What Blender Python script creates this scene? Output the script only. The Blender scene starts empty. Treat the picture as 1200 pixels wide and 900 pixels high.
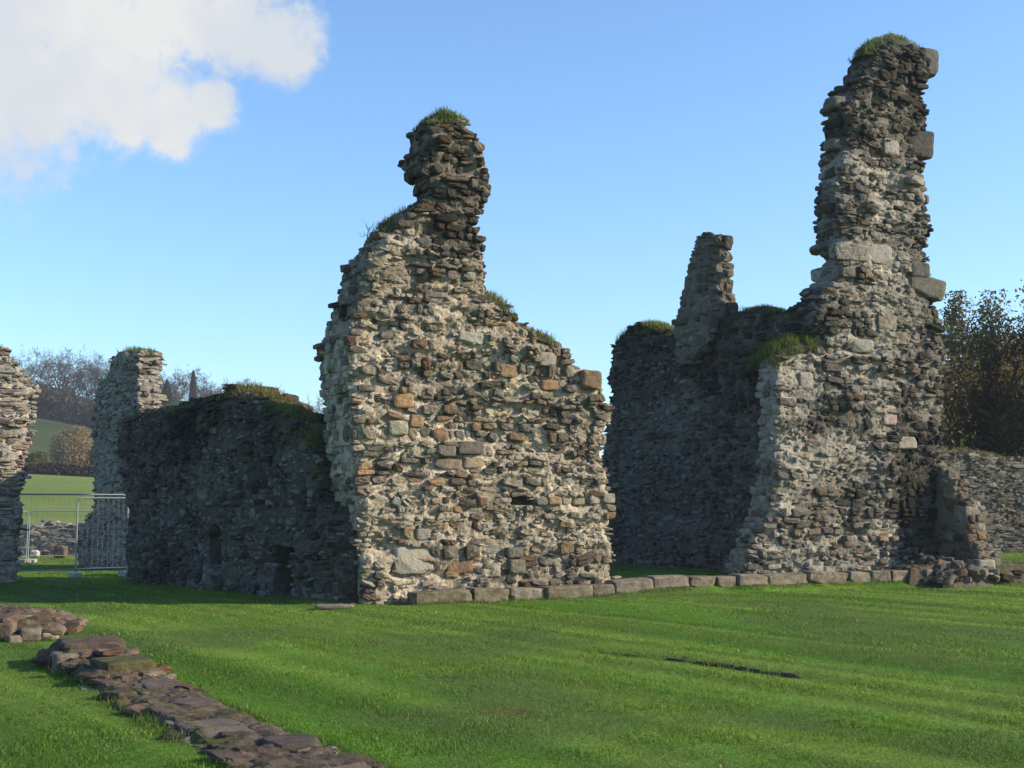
import bpy, bmesh, math, random
import numpy as np
from mathutils import Vector, Matrix

R = math.radians
scene = bpy.context.scene
COL = scene.collection

# ------------------------------------------------------------------ camera
F_PX, W_PX, H_PX = 1500.0, 1200.0, 900.0
HORIZON = 592.0
EYE = 1.6
PITCH = math.atan((HORIZON - H_PX / 2) / F_PX)
cam_d = bpy.data.cameras.new('camera')
cam_d.sensor_width = 36.0
cam_d.lens = 36.0 * F_PX / W_PX
cam_d.clip_start = 0.1
cam_d.clip_end = 6000
cam = bpy.data.objects.new('camera', cam_d)
COL.objects.link(cam)
cam.location = (0, 0, EYE)
cam.rotation_euler = (R(90) + PITCH, 0, 0)
scene.camera = cam

# ------------------------------------------------------------------ light
SUN_H = (1.0, -0.07)           # horizontal direction towards the sun
SUN_EL = 24.0
SUN_STRENGTH = 5.0
SKY_STRENGTH = 0.14
EXPOSURE = 0.78
scene.view_settings.view_transform = 'Standard'
scene.view_settings.look = 'None'
scene.view_settings.gamma = 1.0
scene.view_settings.exposure = EXPOSURE
scene.view_settings.use_curve_mapping = False
scene.render.engine = 'CYCLES'
scene.cycles.max_bounces = 5
scene.cycles.diffuse_bounces = 3
scene.cycles.transparent_max_bounces = 6
try:
    scene.cycles.use_denoising = True
except Exception:
    pass

def ray(px, py):
    x = (px - W_PX / 2) / F_PX
    yu = (H_PX / 2 - py) / F_PX
    c, s = math.cos(PITCH), math.sin(PITCH)
    return np.array([x, c - yu * s, s + yu * c])

def ground_pt(px, py, z=0.0):
    r = ray(px, py)
    t = (z - EYE) / r[2]
    return np.array([r[0] * t, r[1] * t])

def depth_pt(px, D):
    """plan point seen in column px (near the horizon) at distance D along +Y"""
    r = ray(px, HORIZON)
    return np.array([r[0] / r[1] * D, D])

sh = Vector((SUN_H[0], SUN_H[1], 0)).normalized() * math.cos(R(SUN_EL))
sun_dir = Vector((sh.x, sh.y, math.sin(R(SUN_EL))))
sun_d = bpy.data.lights.new('sun', 'SUN')
sun_d.energy = SUN_STRENGTH
sun_d.angle = R(0.5)
sun_d.color = (1.0, 0.86, 0.65)
sun = bpy.data.objects.new('sun', sun_d)
COL.objects.link(sun)
sun.rotation_euler = (-sun_dir).to_track_quat('-Z', 'Y').to_euler()
sun.location = (30, -5, 30)

world = bpy.data.worlds.new('World')
scene.world = world
world.use_nodes = True
wn, wl = world.node_tree.nodes, world.node_tree.links
wn.clear()
w_out = wn.new('ShaderNodeOutputWorld')
w_bg = wn.new('ShaderNodeBackground')
w_bg.inputs['Strength'].default_value = SKY_STRENGTH
w_sky = wn.new('ShaderNodeTexSky')
w_sky.sky_type = 'NISHITA'
w_sky.sun_disc = False
w_sky.sun_elevation = R(SUN_EL)
w_sky.sun_rotation = math.atan2(SUN_H[0], SUN_H[1])
w_sky.air_density = 1.0
w_sky.dust_density = 0.3
w_sky.ozone_density = 3.0
w_sky.altitude = 50
wl.new(w_bg.outputs[0], w_out.inputs[0])
w_geo = wn.new('ShaderNodeTexCoord')
def wmath(op, a, b=None, c=None, clamp=False):
    n = wn.new('ShaderNodeMath'); n.operation = op; n.use_clamp = clamp
    for i, v in enumerate((a, b, c)):
        if v is None: continue
        if isinstance(v, (int, float)): n.inputs[i].default_value = v
        else: wl.new(v, n.inputs[i])
    return n.outputs[0]
def wnoise(scale, detail, rough=0.55, off=0.0):
    mp = wn.new('ShaderNodeMapping'); mp.inputs['Location'].default_value = (off, off * 1.7, off * 0.3)
    wl.new(w_geo.outputs['Generated'], mp.inputs['Vector'])
    n = wn.new('ShaderNodeTexNoise'); n.inputs['Scale'].default_value = scale
    n.inputs['Detail'].default_value = detail; n.inputs['Roughness'].default_value = rough
    wl.new(mp.outputs[0], n.inputs['Vector'])
    return n.outputs['Fac']
# the cumulus high on the left: soft lobes in the sky's own directions, broken up by noise
lobes = [  # px, py, radius px
    (-60, 40, 190), (60, 0, 130), (150, 40, 70), (200, 0, 105), (270, 22, 80), (325, 50, 60), (350, 70, 36),
    (60, 112, 84), (140, 118, 76), (200, 136, 62), (245, 122, 40), (-80, 120, 70), (20, 80, 90), (110, 85, 75),
    (200, 165, 34)]
nbig = wmath('SUBTRACT', wnoise(9, 5, 0.6), 0.5)
nfine = wmath('SUBTRACT', wnoise(36, 5, 0.65, 3.1), 0.5)
nvf = wmath('SUBTRACT', wnoise(80, 7, 0.75, 7.7), 0.5)
wob = wmath('ADD', wmath('ADD', wmath('MULTIPLY', nbig, 1.3), wmath('MULTIPLY', nfine, 1.3)), wmath('MULTIPLY', nvf, 0.55))
field = None
for (px, py, rp) in lobes:
    d = ray(px, py); d = d / np.linalg.norm(d)
    dp = wn.new('ShaderNodeVectorMath'); dp.operation = 'DISTANCE'
    wl.new(w_geo.outputs['Generated'], dp.inputs[0]); dp.inputs[1].default_value = tuple(d)
    v = wmath('SUBTRACT', 1.0, wmath('DIVIDE', dp.outputs['Value'], rp / F_PX * 0.97))
    field = v if field is None else wmath('SMOOTH_MAX', field, v, 0.12)
cl = wn.new('ShaderNodeMapRange'); cl.interpolation_type = 'SMOOTHERSTEP'
wl.new(wmath('ADD', field, wob), cl.inputs['Value'])
cl.inputs['From Min'].default_value = -0.18
cl.inputs['From Max'].default_value = 0.66
# grey undersides and folds inside the cloud
gr = wn.new('ShaderNodeMapRange'); gr.interpolation_type = 'SMOOTHSTEP'
wl.new(wnoise(7, 4, 0.55, 5.3), gr.inputs['Value'])
gr.inputs['From Min'].default_value = 0.40; gr.inputs['From Max'].default_value = 0.62
ccol = wn.new('ShaderNodeMix'); ccol.data_type = 'RGBA'
wl.new(gr.outputs[0], ccol.inputs['Factor'])
ccol.inputs['A'].default_value = (2.9, 3.08, 3.3, 1)
ccol.inputs['B'].default_value = (3.5, 3.5, 3.45, 1)
# thin summer-like paling of the blue (air brightness)
stint = wn.new('ShaderNodeMix'); stint.data_type = 'RGBA'; stint.blend_type = 'MULTIPLY'
stint.inputs['Factor'].default_value = 1.0
wl.new(w_sky.outputs[0], stint.inputs['A'])
stint.inputs['B'].default_value = (0.80, 0.985, 1.12, 1)
cmix = wn.new('ShaderNodeMix'); cmix.data_type = 'RGBA'
wl.new(cl.outputs[0], cmix.inputs['Factor'])
wl.new(stint.outputs['Result'], cmix.inputs['A'])
wl.new(ccol.outputs['Result'], cmix.inputs['B'])
wl.new(cmix.outputs['Result'], w_bg.inputs['Color'])

# ------------------------------------------------------------------ numpy helpers
def rng(seed): return np.random.default_rng(seed)

def _hash(i, j, k, seed):
    i = i.astype(np.uint64); j = j.astype(np.uint64); k = k.astype(np.uint64)
    h = i * np.uint64(73856093) ^ j * np.uint64(19349663) ^ k * np.uint64(83492791) ^ np.uint64(seed * 2654435761 % (1 << 32))
    h = (h ^ (h >> np.uint64(13))) * np.uint64(1274126177)
    h = h & np.uint64(0xffffffff)
    h = (h ^ (h >> np.uint64(16))) * np.uint64(2246822519) & np.uint64(0xffffffff)
    h = h ^ (h >> np.uint64(15))
    return (h & np.uint64(0xffffff)).astype(np.float64) / float(0xffffff)

def vnoise(x, y=0.0, z=0.0, seed=1):
    x, y, z = np.broadcast_arrays(np.asarray(x, float) + 1000, np.asarray(y, float) + 1000, np.asarray(z, float) + 1000)
    xi, yi, zi = np.floor(x), np.floor(y), np.floor(z)
    fx, fy, fz = x - xi, y - yi, z - zi
    fx = fx * fx * (3 - 2 * fx); fy = fy * fy * (3 - 2 * fy); fz = fz * fz * (3 - 2 * fz)
    with np.errstate(over='ignore'):
        def c(a, b, d): return _hash(xi + a, yi + b, zi + d, seed)
        x00 = c(0, 0, 0) * (1 - fx) + c(1, 0, 0) * fx
        x10 = c(0, 1, 0) * (1 - fx) + c(1, 1, 0) * fx
        x01 = c(0, 0, 1) * (1 - fx) + c(1, 0, 1) * fx
        x11 = c(0, 1, 1) * (1 - fx) + c(1, 1, 1) * fx
    a = x00 * (1 - fy) + x10 * fy
    b = x01 * (1 - fy) + x11 * fy
    return a * (1 - fz) + b * fz

def fbm(x, y=0.0, z=0.0, seed=1, oct=4, gain=0.5):
    t = 0; a = 1; n = 0
    x, y, z = np.asarray(x, float), np.asarray(y, float), np.asarray(z, float)
    for o in range(oct):
        t = t + a * vnoise(x, y, z, seed + o * 17); n += a
        a *= gain; x = x * 2.03; y = y * 2.03; z = z * 2.03
    return t / n

def smooth(a, b, x):
    t = np.clip((x - a) / (b - a), 0, 1)
    return t * t * (3 - 2 * t)

class MB:
    """collects vertices / polygons with a colour per vertex and links them as ONE mesh object"""
    def __init__(self):
        self.v, self.f, self.c, self.n = [], {3: [], 4: []}, [], 0
    def add(self, verts, faces, col):
        verts = np.asarray(verts, float).reshape(-1, 3); faces = np.asarray(faces, int)
        col = np.asarray(col, float)
        if col.ndim == 1: col = np.tile(col, (len(verts), 1))
        if col.shape[1] == 3: col = np.hstack([col, np.zeros((len(col), 1))])
        self.v.append(verts); self.c.append(col)
        if len(faces): self.f[faces.shape[1]].append(faces + self.n)
        self.n += len(verts)
    def build(self, name, mat, parent=None, loc=None, rotz=0, smooth_shade=False):
        me = bpy.data.meshes.new(name)
        v = np.vstack(self.v)
        q = np.vstack(self.f[4]) if self.f[4] else np.zeros((0, 4), int)
        t = np.vstack(self.f[3]) if self.f[3] else np.zeros((0, 3), int)
        me.vertices.add(len(v)); me.vertices.foreach_set('co', v.astype(np.float32).ravel())
        nl = q.size + t.size
        me.loops.add(nl)
        me.loops.foreach_set('vertex_index', np.concatenate([q.ravel(), t.ravel()]).astype(np.int32))
        me.polygons.add(len(q) + len(t))
        starts = np.concatenate([np.arange(len(q)) * 4, q.size + np.arange(len(t)) * 3])
        me.polygons.foreach_set('loop_start', starts.astype(np.int32))
        me.update(calc_edges=True)
        a = me.color_attributes.new('tone', 'FLOAT_COLOR', 'POINT')
        a.data.foreach_set('color', np.vstack(self.c).astype(np.float32).ravel())
        me.polygons.foreach_set('use_smooth', np.full(len(me.polygons), smooth_shade))
        me.materials.append(mat)
        me.update()
        o = bpy.data.objects.new(name, me)
        COL.objects.link(o)
        if parent is not None: o.parent = parent
        if loc is not None: o.location = loc
        o.rotation_euler.z = rotz
        return o

def thing(name, label, cat, loc=(0, 0, 0), rotz=0, group=None):
    o = bpy.data.objects.new(name, None); COL.objects.link(o)
    o.location = loc; o.rotation_euler = (0, 0, rotz)
    o.empty_display_size = 0.3
    tag(o, label, cat, group)
    return o
def tag(o, label, cat, group=None, kind=None):
    if label: o['label'] = label
    if cat: o['category'] = cat
    if group: o['group'] = group
    if kind: o['kind'] = kind
    return o

# ------------------------------------------------------------------ materials
def new_mat(name):
    m = bpy.data.materials.new(name); m.use_nodes = True
    nt = m.node_tree; nt.nodes.clear()
    out = nt.nodes.new('ShaderNodeOutputMaterial')
    return m, nt, out
def N(nt, t, **kw):
    n = nt.nodes.new(t)
    for k, v in kw.items(): setattr(n, k, v)
    return n
def noise_node(nt, vec, scale, detail=4, rough=0.6):
    n = N(nt, 'ShaderNodeTexNoise'); n.inputs['Scale'].default_value = scale
    n.inputs['Detail'].default_value = detail; n.inputs['Roughness'].default_value = rough
    nt.links.new(vec, n.inputs['Vector']); return n.outputs['Fac']
def ramp(nt, val, a, b):
    n = N(nt, 'ShaderNodeMapRange', interpolation_type='SMOOTHSTEP')
    nt.links.new(val, n.inputs['Value']); n.inputs['From Min'].default_value = a; n.inputs['From Max'].default_value = b
    return n.outputs[0]
def mixc(nt, fac, a, b, mode='MIX'):
    n = N(nt, 'ShaderNodeMix', data_type='RGBA', blend_type=mode)
    for k, v in (('Factor', fac), ('A', a), ('B', b)):
        if isinstance(v, (int, float)): n.inputs[k].default_value = v
        elif isinstance(v, tuple): n.inputs[k].default_value = v if len(v) == 4 else v + (1,)
        else: nt.links.new(v, n.inputs[k])
    return n.outputs['Result']
def mth(nt, op, a, b):
    n = N(nt, 'ShaderNodeMath', operation=op)
    for i, v in enumerate((a, b)):
        if isinstance(v, (int, float)): n.inputs[i].default_value = v
        else: nt.links.new(v, n.inputs[i])
    return n.outputs[0]

def stone_material(name, mortar=(0.42, 0.37, 0.29), lichen=(0.42, 0.42, 0.36), dark=(0.05, 0.046, 0.04), bump=0.5, fine=34):
    m, nt, out = new_mat(name)
    b = N(nt, 'ShaderNodeBsdfPrincipled'); b.inputs['Roughness'].default_value = 0.93
    b.inputs['Specular IOR Level'].default_value = 0.15
    at = N(nt, 'ShaderNodeAttribute', attribute_name='tone')
    tc = N(nt, 'ShaderNodeTexCoord')
    vec = tc.outputs['Object']
    n1 = noise_node(nt, vec, 9, 5, 0.65)
    n2 = noise_node(nt, vec, fine, 4, 0.65)
    n3 = noise_node(nt, vec, 2.3, 5, 0.6)
    # broad mottling in the stone itself
    mot = N(nt, 'ShaderNodeMapRange'); nt.links.new(n1, mot.inputs['Value'])
    mot.inputs['From Min'].default_value = 0.25; mot.inputs['From Max'].default_value = 0.75
    mot.inputs['To Min'].default_value = 0.5; mot.inputs['To Max'].default_value = 1.5
    c = mixc(nt, 1.0, at.outputs['Color'], mot.outputs[0], 'MULTIPLY')
    # lime mortar smeared over the stone (amount per stone in alpha)
    sm = ramp(nt, mth(nt, 'ADD', mth(nt, 'MULTIPLY', n1, 0.7), mth(nt, 'ADD', mth(nt, 'MULTIPLY', n2, 0.5), mth(nt, 'MULTIPLY', at.outputs['Alpha'], 0.85))), 0.76, 1.10)
    mc = mixc(nt, n2, tuple(x * 0.75 for x in mortar), tuple(min(1, x * 1.25) for x in mortar))
    c = mixc(nt, sm, c, mc)
    # lichen blotches, dark crust
    li = mth(nt, 'MULTIPLY', ramp(nt, n2, 0.60, 0.70), ramp(nt, n3, 0.50, 0.66))
    c = mixc(nt, mth(nt, 'MULTIPLY', li, 0.7), c, mixc(nt, 0.5, lichen, mixc(nt, 1.0, c, (2.2, 2.2, 2.1), 'MULTIPLY')))
    dk = mth(nt, 'MULTIPLY', ramp(nt, noise_node(nt, vec, 1.1, 6, 0.7), 0.55, 0.70), 0.55)
    c = mixc(nt, dk, c, dark)
    nt.links.new(c, b.inputs['Base Color'])
    bp = N(nt, 'ShaderNodeBump'); bp.inputs['Strength'].default_value = bump; bp.inputs['Distance'].default_value = 0.045
    nt.links.new(mth(nt, 'ADD', mth(nt, 'MULTIPLY', n1, 0.6), mth(nt, 'MULTIPLY', n2, 0.5)), bp.inputs['Height'])
    nt.links.new(bp.outputs[0], b.inputs['Normal'])
    nt.links.new(b.outputs[0], out.inputs[0])
    return m

def leaf_material(name, trans=0.35, rough=0.6, gloss=0.25):
    m, nt, out = new_mat(name)
    at = N(nt, 'ShaderNodeAttribute', attribute_name='tone')
    b = N(nt, 'ShaderNodeBsdfPrincipled'); b.inputs['Roughness'].default_value = rough
    b.inputs['Specular IOR Level'].default_value = gloss
    tr = N(nt, 'ShaderNodeBsdfTranslucent')
    nt.links.new(at.outputs['Color'], b.inputs['Base Color'])
    nt.links.new(mixc(nt, 1.0, at.outputs['Color'], (1.25, 1.2, 0.7), 'MULTIPLY'), tr.inputs['Color'])
    mx = N(nt, 'ShaderNodeMixShader'); mx.inputs[0].default_value = trans
    nt.links.new(b.outputs[0], mx.inputs[1]); nt.links.new(tr.outputs[0], mx.inputs[2])
    nt.links.new(mx.outputs[0], out.inputs[0])
    return m

def ground_material():
    m, nt, out = new_mat('turf and pasture')
    at = N(nt, 'ShaderNodeAttribute', attribute_name='tone')
    b = N(nt, 'ShaderNodeBsdfPrincipled'); b.inputs['Roughness'].default_value = 0.95
    b.inputs['Specular IOR Level'].default_value = 0.1
    tc = N(nt, 'ShaderNodeTexCoord'); vec = tc.outputs['Object']
    n1 = noise_node(nt, vec, 1.6, 6, 0.7); n2 = noise_node(nt, vec, 14, 4, 0.7)
    mp = N(nt, 'ShaderNodeMapping'); mp.inputs['Scale'].default_value = (0.06, 0.12, 0.1)
    nt.links.new(vec, mp.inputs['Vector'])
    n3 = noise_node(nt, mp.outputs[0], 1.0, 6, 0.7)
    mr = N(nt, 'ShaderNodeMapRange')
    nt.links.new(mth(nt, 'ADD', mth(nt, 'MULTIPLY', n1, 0.4), mth(nt, 'ADD', mth(nt, 'MULTIPLY', n2, 0.35), mth(nt, 'MULTIPLY', n3, 0.25))), mr.inputs['Value'])
    mr.inputs['From Min'].default_value = 0.3; mr.inputs['From Max'].default_value = 0.7
    mr.inputs['To Min'].default_value = 0.55; mr.inputs['To Max'].default_value = 1.45
    c = mixc(nt, 1.0, at.outputs['Color'], mr.outputs[0], 'MULTIPLY')
    nt.links.new(c, b.inputs['Base Color'])
    bp = N(nt, 'ShaderNodeBump'); bp.inputs['Strength'].default_value = 0.6; bp.inputs['Distance'].default_value = 0.05
    nt.links.new(n2, bp.inputs['Height']); nt.links.new(bp.outputs[0], b.inputs['Normal'])
    nt.links.new(b.outputs[0], out.inputs[0])
    return m

def plain_material(name, col, rough=0.5, metal=0.0, var=0.25, scale=30):
    m, nt, out = new_mat(name)
    b = N(nt, 'ShaderNodeBsdfPrincipled'); b.inputs['Roughness'].default_value = rough; b.inputs['Metallic'].default_value = metal
    tc = N(nt, 'ShaderNodeTexCoord')
    n1 = noise_node(nt, tc.outputs['Object'], scale, 4, 0.6)
    mr = N(nt, 'ShaderNodeMapRange'); nt.links.new(n1, mr.inputs['Value'])
    mr.inputs['To Min'].default_value = 1 - var * 1.5; mr.inputs['To Max'].default_value = 1 + var * 1.5
    nt.links.new(mixc(nt, 1.0, col, mr.outputs[0], 'MULTIPLY'), b.inputs['Base Color'])
    nt.links.new(b.outputs[0], out.inputs[0])
    return m

M_RUBBLE = stone_material('pale mortared rubble', bump=0.9, mortar=(0.33, 0.285, 0.22))
M_GREY = stone_material('grey weathered rubble', bump=0.9, mortar=(0.28, 0.255, 0.215))
M_SHADE = stone_material('shade-darkened rubble', mortar=(0.17, 0.162, 0.147), lichen=(0.24, 0.24, 0.21), dark=(0.024, 0.024, 0.019))  # rubble colours lowered to deepen the shade on walls turned from the sun
M_LOW = stone_material('mossy footing stone', mortar=(0.25, 0.22, 0.18), lichen=(0.36, 0.36, 0.32), dark=(0.035, 0.03, 0.022), fine=60)
M_GRASS = leaf_material('grass blades', 0.45, 0.5, 0.35)
M_LEAF = leaf_material('tree leaves', 0.4, 0.55, 0.25)
M_BARK = leaf_material('bark and twigs', 0.0, 0.95, 0.1)
M_GROUND = ground_material()
M_STEEL = plain_material('galvanised steel', (0.24, 0.255, 0.27), 0.6, 0.5, 0.2)
M_CONC = plain_material('concrete foot', (0.3, 0.3, 0.28), 0.9)

# ------------------------------------------------------------------ stone prototypes
def make_protos(n, cuts, seed, power=9.0, facets=(4, 8), rough=0.13, cut=(0.74, 0.97)):
    bm = bmesh.new(); bmesh.ops.create_cube(bm, size=2.0)
    if cuts: bmesh.ops.subdivide_edges(bm, edges=bm.edges[:], cuts=cuts, use_grid_fill=True)
    bm.verts.ensure_lookup_table()
    base = np.array([v.co[:] for v in bm.verts]); quads = np.array([[v.index for v in f.verts] for f in bm.faces])
    bm.free()
    r = rng(seed); out = []
    for k in range(n):
        p = base.copy()
        pw = power * r.uniform(0.5, 1.1)
        p = p / (np.sum(np.abs(p) ** pw, axis=1) ** (1 / pw))[:, None]
        for _ in range(r.integers(*facets)):
            nrm = r.normal(size=3); nrm = np.sign(nrm) * (np.abs(nrm) ** 0.7); nrm /= np.linalg.norm(nrm)
            sup = (p @ nrm).max(); dcut = sup * r.uniform(*cut)
            ex = np.clip(p @ nrm - dcut, 0, None); p = p - ex[:, None] * nrm
        p = p * (1 + rough * 2 * (fbm(p[:, 0] * 2 + k * 9, p[:, 1] * 2, p[:, 2] * 2, seed=k + seed, oct=3) - 0.5))[:, None]
        lo, hi = p.min(0), p.max(0)
        out.append((p - (lo + hi) / 2) / (hi - lo) * 1.0)      # unit box
    return np.array(out), quads
PROTO_HI = make_protos(36, 3, 11)
PROTO_LO = make_protos(30, 1, 12, rough=0.05)
PROTO_BIG = make_protos(16, 7, 13, power=11.0, facets=(3, 6), rough=0.04, cut=(0.8, 0.96))
PROTO_FLAT = make_protos(24, 3, 15, power=15.0, facets=(4, 8), rough=0.10, cut=(0.72, 0.97))
PROTO_DRESSED = make_protos(16, 7, 14, power=16.0, facets=(3, 6), rough=0.05, cut=(0.84, 0.97))

def euler_mats(ax, ay, az):
    cx, sx, cy, sy, cz, sz = np.cos(ax), np.sin(ax), np.cos(ay), np.sin(ay), np.cos(az), np.sin(az)
    m = np.empty((len(ax), 3, 3))
    m[:, 0, 0] = cz * cy; m[:, 0, 1] = cz * sy * sx - sz * cx; m[:, 0, 2] = cz * sy * cx + sz * sx
    m[:, 1, 0] = sz * cy; m[:, 1, 1] = sz * sy * sx + cz * cx; m[:, 1, 2] = sz * sy * cx - cz * sx
    m[:, 2, 0] = -sy; m[:, 2, 1] = cy * sx; m[:, 2, 2] = cy * cx
    return m

class Stones:
    def __init__(self, protos, seed):
        self.p, self.q = protos; self.r = rng(seed)
        self.c, self.s, self.rot, self.col = [], [], [], []
    def put(self, c, s, yaw, col, tilt=0.08, roll=0.10):
        """c centre, s size (x along yaw, y across, z up)"""
        self.c.append(c); self.s.append(s)
        self.rot.append((self.r.normal() * roll, self.r.normal() * tilt, yaw + self.r.normal() * roll)); self.col.append(col)
    def emit(self, mb):
        if not self.c: return
        n = len(self.c); c = np.array(self.c, float); s = np.array(self.s, float); rot = np.array(self.rot); col = np.array(self.col, float)
        idx = self.r.integers(0, len(self.p), n)
        P = self.p[idx].copy()
        fl = self.r.choice([-1, 1], (n, 3)); fl[:, 2] = fl[:, 0] * fl[:, 1]    # proper turns keep the faces outward
        P = P * fl[:, None, :]
        P = P * s[:, None, :]
        m = euler_mats(rot[:, 0], rot[:, 1], rot[:, 2])
        P = np.einsum('nij,nvj->nvi', m, P) + c[:, None, :]
        nv = P.shape[1]
        F = (self.q[None] + (np.arange(n) * nv)[:, None, None]).reshape(-1, 4)
        mb.add(P.reshape(-1, 3), F, np.repeat(col, nv, axis=0))

def pick_palette(r, pal):
    w = np.array([p[3] for p in pal]); k = r.choice(len(pal), p=w / w.sum())
    b = r.uniform(0.7, 1.28); c = np.array(pal[k][:3]) * b
    return np.clip(c * (1 + r.normal(size=3) * 0.03), 0.01, 0.8)

PAL_WARM = [(0.150, 0.126, 0.095, 4), (0.088, 0.074, 0.058, 3.2), (0.175, 0.118, 0.070, 1.5), (0.215, 0.185, 0.138, 2.0), (0.115, 0.074, 0.047, 1.0), (0.15, 0.138, 0.112, 1.6)]
PAL_GREY = [(0.140, 0.124, 0.100, 4), (0.078, 0.069, 0.057, 3.4), (0.20, 0.18, 0.147, 2), (0.165, 0.12, 0.078, 1.2)]
PAL_SHADE = [(0.062, 0.055, 0.045, 4), (0.036, 0.032, 0.027, 3), (0.11, 0.10, 0.085, 1.4), (0.075, 0.056, 0.037, 1)]  # stone tones kept low so the colour itself carries shade
PAL_SLATE = [(0.20, 0.165, 0.14, 4), (0.12, 0.105, 0.095, 2), (0.28, 0.235, 0.195, 2), (0.23, 0.155, 0.105, 1.2)]
PAL_LOW = [(0.092, 0.064, 0.045, 4), (0.058, 0.042, 0.031, 3.4), (0.13, 0.10, 0.076, 2), (0.105, 0.063, 0.038, 1.5), (0.18, 0.16, 0.135, 0.45)]

# ------------------------------------------------------------------ masonry from a silhouette on its own plane
class Plane2:
    """vertical plane: plan origin P0, direction angle a (local x = along, local y = into the wall, z up)"""
    def __init__(self, P0, a):
        self.P0 = np.array(P0, float); self.a = a
        self.d = np.array([math.cos(a), math.sin(a)]); self.n = np.array([-math.sin(a), math.cos(a)])
    def px(self, px, py):
        r = ray(px, py)
        t = (self.P0 @ self.n) / (r[:2] @ self.n)
        X = r[:2] * t
        return np.array([(X - self.P0) @ self.d, EYE + r[2] * t])
    def poly(self, pts): return np.array([self.px(*p) for p in pts])
    def root(self, name, label, cat, group=None):
        return thing(name, label, cat, (self.P0[0], self.P0[1], 0), self.a, group)

def in_poly(poly, x, y):
    ins = np.zeros(x.shape, bool)
    n = len(poly)
    for i in range(n):
        x0, y0 = poly[i]; x1, y1 = poly[(i + 1) % n]
        if y0 == y1: continue
        c = ((y0 > y) != (y1 > y)) & (x < (x1 - x0) * (y - y0) / (y1 - y0) + x0)
        ins ^= c
    return ins
def poly_dist(poly, x, y, skip_bottom=True):
    d = np.full(x.shape, 1e9); n = len(poly)
    for i in range(n):
        a = poly[i]; b = poly[(i + 1) % n]
        if skip_bottom and max(a[1], b[1]) < 0.15: continue
        e = b - a; L = e @ e + 1e-12
        t = np.clip(((x - a[0]) * e[0] + (y - a[1]) * e[1]) / L, 0, 1)
        d = np.minimum(d, np.hypot(x - a[0] - t * e[0], y - a[1] - t * e[1]))
    return d
def intervals(poly, z):
    xs = []
    n = len(poly)
    for i in range(n):
        x0, y0 = poly[i]; x1, y1 = poly[(i + 1) % n]
        if (y0 > z) != (y1 > z): xs.append(x0 + (x1 - x0) * (z - y0) / (y1 - y0))
    xs.sort()
    return [(xs[i], xs[i + 1]) for i in range(0, len(xs) - 1, 2)]

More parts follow.
